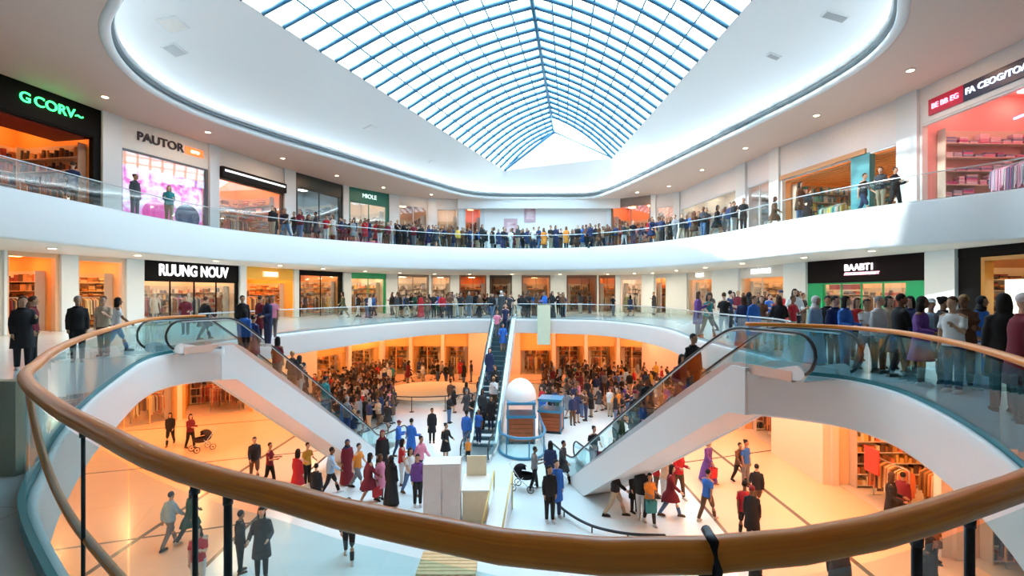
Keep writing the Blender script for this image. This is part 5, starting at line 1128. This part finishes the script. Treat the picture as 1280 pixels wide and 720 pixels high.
# crowds
def where_of(lev, px, d, marks):
    return min(marks, key=lambda m: abs(m[0]-px)*.02+abs(m[1]-d)*.12)[2]
MK0 = [(410, 38, 'in the crowd before the first amber bay'), (455, 38, 'in the crowd before the second amber bay'), (490, 34, 'in the crowd beside the round stage'), (430, 30, 'in the crowd behind the left escalator'), (470, 27, 'in the crowd behind the left escalator foot'), (575, 36, 'between round stage and far escalator'), (690, 36, 'in the crowd before the plain orange bay'), (720, 31, 'in the crowd behind the open kiosk'), (745, 37, 'in the crowd before the golden bay'), (770, 30, 'in the crowd behind the rising escalator'), (830, 32, 'in the crowd by the shaded bay'), (800, 38, 'in the crowd before the last golden bay')]
MK1 = [(440, 38, 'before the green topped shop'), (470, 40, 'before the cream window shop'), (520, 40, 'in the gallery crowd by the cream shop'), (560, 40, 'in the gallery crowd by the small peach shop'), (600, 38, 'in the gallery crowd before orange drapes'), (635, 38, 'in the gallery crowd at the far escalator head'), (670, 39, 'before the warm centre shop'), (730, 40, 'before the maroon goods shop'), (790, 40, 'before the pink mannequin shop'), (880, 27, 'walking by the shop with tiny sign'), (920, 23, 'among shoppers by the grey pillar'), (955, 22, 'among shoppers by the wide white sign'), (985, 20, 'among shoppers by the last white pillar')]
MK2 = [(90, 20, 'top gallery by the green lettered shop'), (290, 26, 'top gallery under the black awning'), (360, 30, 'top gallery by the charcoal shop'), (410, 32, 'top gallery behind glass, charcoal shop side'), (460, 34, 'top gallery by the green framed shop'), (520, 36, 'top gallery by the brown headed shop'), (570, 38, 'top gallery by the pale narrow shop'), (620, 39, 'top gallery below the lower mauve poster'), (665, 39, 'top gallery below the upper mauve poster'), (710, 39, 'top gallery before the bare white wall'), (750, 38, 'top gallery at the right end of the white wall'), (790, 36, 'top gallery by the orange corner shop'), (840, 33, 'top gallery by the narrow pink shop'), (880, 30, 'top gallery by the bluish white shop'), (950, 26, 'top gallery by the lilac shop'), (1040, 22, 'top gallery by the slatted timber shop')]
for mk in (MK0, MK1, MK2):
    for m in mk: PGRP[m[2]] = 'people '+m[2]
SPARE = []
def crowd(lev, n, pxr, dfun, marks, dm, maxind, face=None):
    made = 0; tries = 0; ind = 0
    while made < n and tries < n*40:
        tries += 1; px = R.uniform(*pxr); d = dfun(px)
        if d is None: continue
        x = (px-640)/F*d; y = d
        if lev == 0 and (not inside_poly((x, y), GP) or esc_block(x, y) or any(math.hypot(x-b[0], y-b[1]) < r for b, r in BLOCK) or (5.2 < math.hypot(x+6, y-36.2) < 6.0 and y < 37)): continue
        if lev == 1 and (inside_poly((x, y), OP1P) or not inside_poly((x, y), WP)): continue
        if lev == 2 and (inside_poly((x, y), OP2P) or not inside_poly((x, y), WP)): continue
        if lev > 0:
            poly = OP1P if lev == 1 else OP2P
            if min(math.hypot(x-a, y-b) for a, b in poly) < .34: continue
        if min(math.hypot(x-a[0]-(b[0]-a[0])*t, y-a[1]-(b[1]-a[1])*t) for a, b in zip(*( (GP, GP[1:]) if lev == 0 else (WP, WP[1:]) )) for t in [q/24 for q in range(25)]) < .8: continue
        if not dist_ok(lev, x, y, dm): continue
        rz = R.uniform(-PI, PI) if face is None else face+R.uniform(-.9, .9)
        made += 1
        if ind < maxind: person(x, y, ZL[lev], rz, where_of(lev, px, d, marks)); ind += 1
        else: SPARE.append((lev, x, y, rz))
crowd(0, 18, (488, 596), lambda px: R.uniform(40.3, 43.8), MK0, .5, 8)
crowd(0, 150, (392, 492), lambda px: R.choice([R.uniform(26.5, 43.5), R.uniform(26.5, 34)]), MK0, .5, 34)
crowd(0, 135, (676, 862), lambda px: R.uniform(27.5, 42.5), MK0, .5, 30)
crowd(0, 8, (560, 600), lambda px: R.uniform(27, 36), MK0, .62, 6)
crowd(1, 78, (495, 705), lambda px: R.uniform(32.5, 40.5), MK1, .5, 30, 0)
crowd(1, 10, (425, 500), lambda px: R.uniform(33, 41), MK1, .6, 6)
crowd(1, 6, (715, 830), lambda px: R.uniform(36, 43), MK1, .8, 5)
crowd(1, 24, (866, 1004), lambda px: R.uniform(17, 29), MK1, .62, 18)
def edge_d(px):
    p = hit(px, U_PTS[:14]); return p.y+R.uniform(.55, 2.4) if p else None
crowd(2, 3, (60, 240), edge_d, MK2, 1.0, 2)
crowd(2, 40, (340, 500), edge_d, MK2, .55, 17, 0)
crowd(2, 95, (500, 765), lambda px: edge_d(px)+R.choice([0, 0, 1.5]), MK2, .45, 28, 0)
crowd(2, 32, (765, 930), edge_d, MK2, .6, 12, 0)
crowd(2, 6, (930, 1120), edge_d, MK2, .9, 4, 0)
# extra people deep in the three crowds that the picture merges into one mass
def low(pi, kd, hk_):
    key = ('low', pi, kd, hk_)
    if key in MESH: return MESH[key]
    parts = []
    for pt in ['body', kd, hk_, 'shoeL', 'shoeR']+(['trousers'] if kd in ('jacket', 'coat', 'tee') else []):
        src = PM(pi, pt); o = bpy.data.objects.new('tmp', src); C.objects.link(o); m = o.modifiers.new('d', 'DECIMATE'); m.ratio = max(.06, min(1, 420/len(src.polygons)))
        dg = bpy.context.evaluated_depsgraph_get(); me = bpy.data.meshes.new_from_object(o.evaluated_get(dg)); parts.append((pt, [tuple(v.co) for v in me.vertices], [tuple(p.vertices) for p in me.polygons])); bpy.data.objects.remove(o); bpy.data.meshes.remove(me)
    MESH[key] = parts; return parts
LOWS = [(0, 'jacket', 'short'), (3, 'coat', 'long'), (6, 'tee', 'short'), (1, 'dress', 'long'), (5, 'jacket', 'bun')]
for lev, lb in ((0, 'dense crowd filling the ground floor before the amber bays'), (1, 'dense crowd on the middle gallery behind the front rows'), (2, 'dense crowd behind the front row on the top gallery')):
    vs, fs, cols = [], [], []
    for l, x, y, rz in SPARE:
        if l != lev: continue
        parts = low(*R.choice(LOWS)); c, s = math.cos(rz), math.sin(rz); k = R.uniform(.92, 1.06); tc_ = TOPC[R.choice(TOPW+['black', 'charcoal', 'navy', 'brown', 'white']*4)]; bc_ = R.choice(list(BOTC.values())); sk = R.choice(SKIN); hcx = R.choice(list(HAIRC.values())[:2])
        for pt, V, Fc in parts:
            col = sk if pt == 'body' else bc_ if pt == 'trousers' else hcx if pt in ('short', 'long', 'bun') else (.03, .03, .03) if pt[:4] == 'shoe' else tc_
            n0 = len(vs); vs += [(x+k*(a*c-b*s), y+k*(a*s+b*c), ZL[lev]+k*z) for a, b, z in V]; fs += [tuple(i+n0 for i in f) for f in Fc]; cols += [col]*len(V)
    if not vs: continue
    me = bpy.data.meshes.new('crowd'); me.from_pydata(vs, [], fs); at_ = me.color_attributes.new('tone', 'FLOAT_COLOR', 'POINT')
    at_.data.foreach_set('color', [v for c in cols for v in (*c, 1)]); me.materials.append(CROWDM); me.polygons.foreach_set('use_smooth', [True]*len(me.polygons))
    tag(link(bpy.data.objects.new('crowd', me)), lb, 'crowd', kind='stuff')
# prams
def pram(px, py, rz, label, col):
    p = at(px, py, Z0); rt = thing('pram', label, 'pram', (p.x, p.y, Z0), rz)
    for sx in (-1, 1):
        for y in (-.35, .35):
            bm = bmesh.new(); sweep(bm, [(sx*.27, y+.13*math.cos(t), .14+.13*math.sin(t)) for t in [2*PI*k/20 for k in range(20)]], .016, 8, closed=True); sweep(bm, [(sx*.25, y, .14), (sx*.29, y, .14)], .03, 10); mesh_obj('wheel', bm, M_rubber, rt, True)
    bm = bmesh.new()
    for sx in (-1, 1): sweep(bm, [(sx*.25, -.35, .14), (sx*.25, .1, .5), (sx*.25, .5, 1.0)], .013, 8); sweep(bm, [(sx*.25, .35, .14), (sx*.25, -.05, .55)], .013, 8)
    sweep(bm, [(-.25, .5, 1.0), (.25, .5, 1.0)], .018, 8); mesh_obj('chassis', bm, M_steel, rt, True)
    bm = bmesh.new(); ell(bm, (0, -.02, .58), (.24, .42, .2)); bmesh.ops.delete(bm, geom=[v for v in bm.verts if v.co.z > .66], context='VERTS'); mesh_obj('basket', bm, colmat(col, .8), rt, True)
    bm = bmesh.new(); ell(bm, (0, .12, .66), (.25, .32, .32)); bmesh.ops.delete(bm, geom=[v for v in bm.verts if v.co.z < .64 or v.co.y < -.08], context='VERTS'); mesh_obj('hood', bm, colmat(col, .8), rt, True)
pram(655, 612, 1.2, 'black pram on pale stone before the blue barrier', (.02, .02, .025))
pram(253, 563, -.6, 'dark pram on the orange floor under the gallery', (.04, .02, .02))
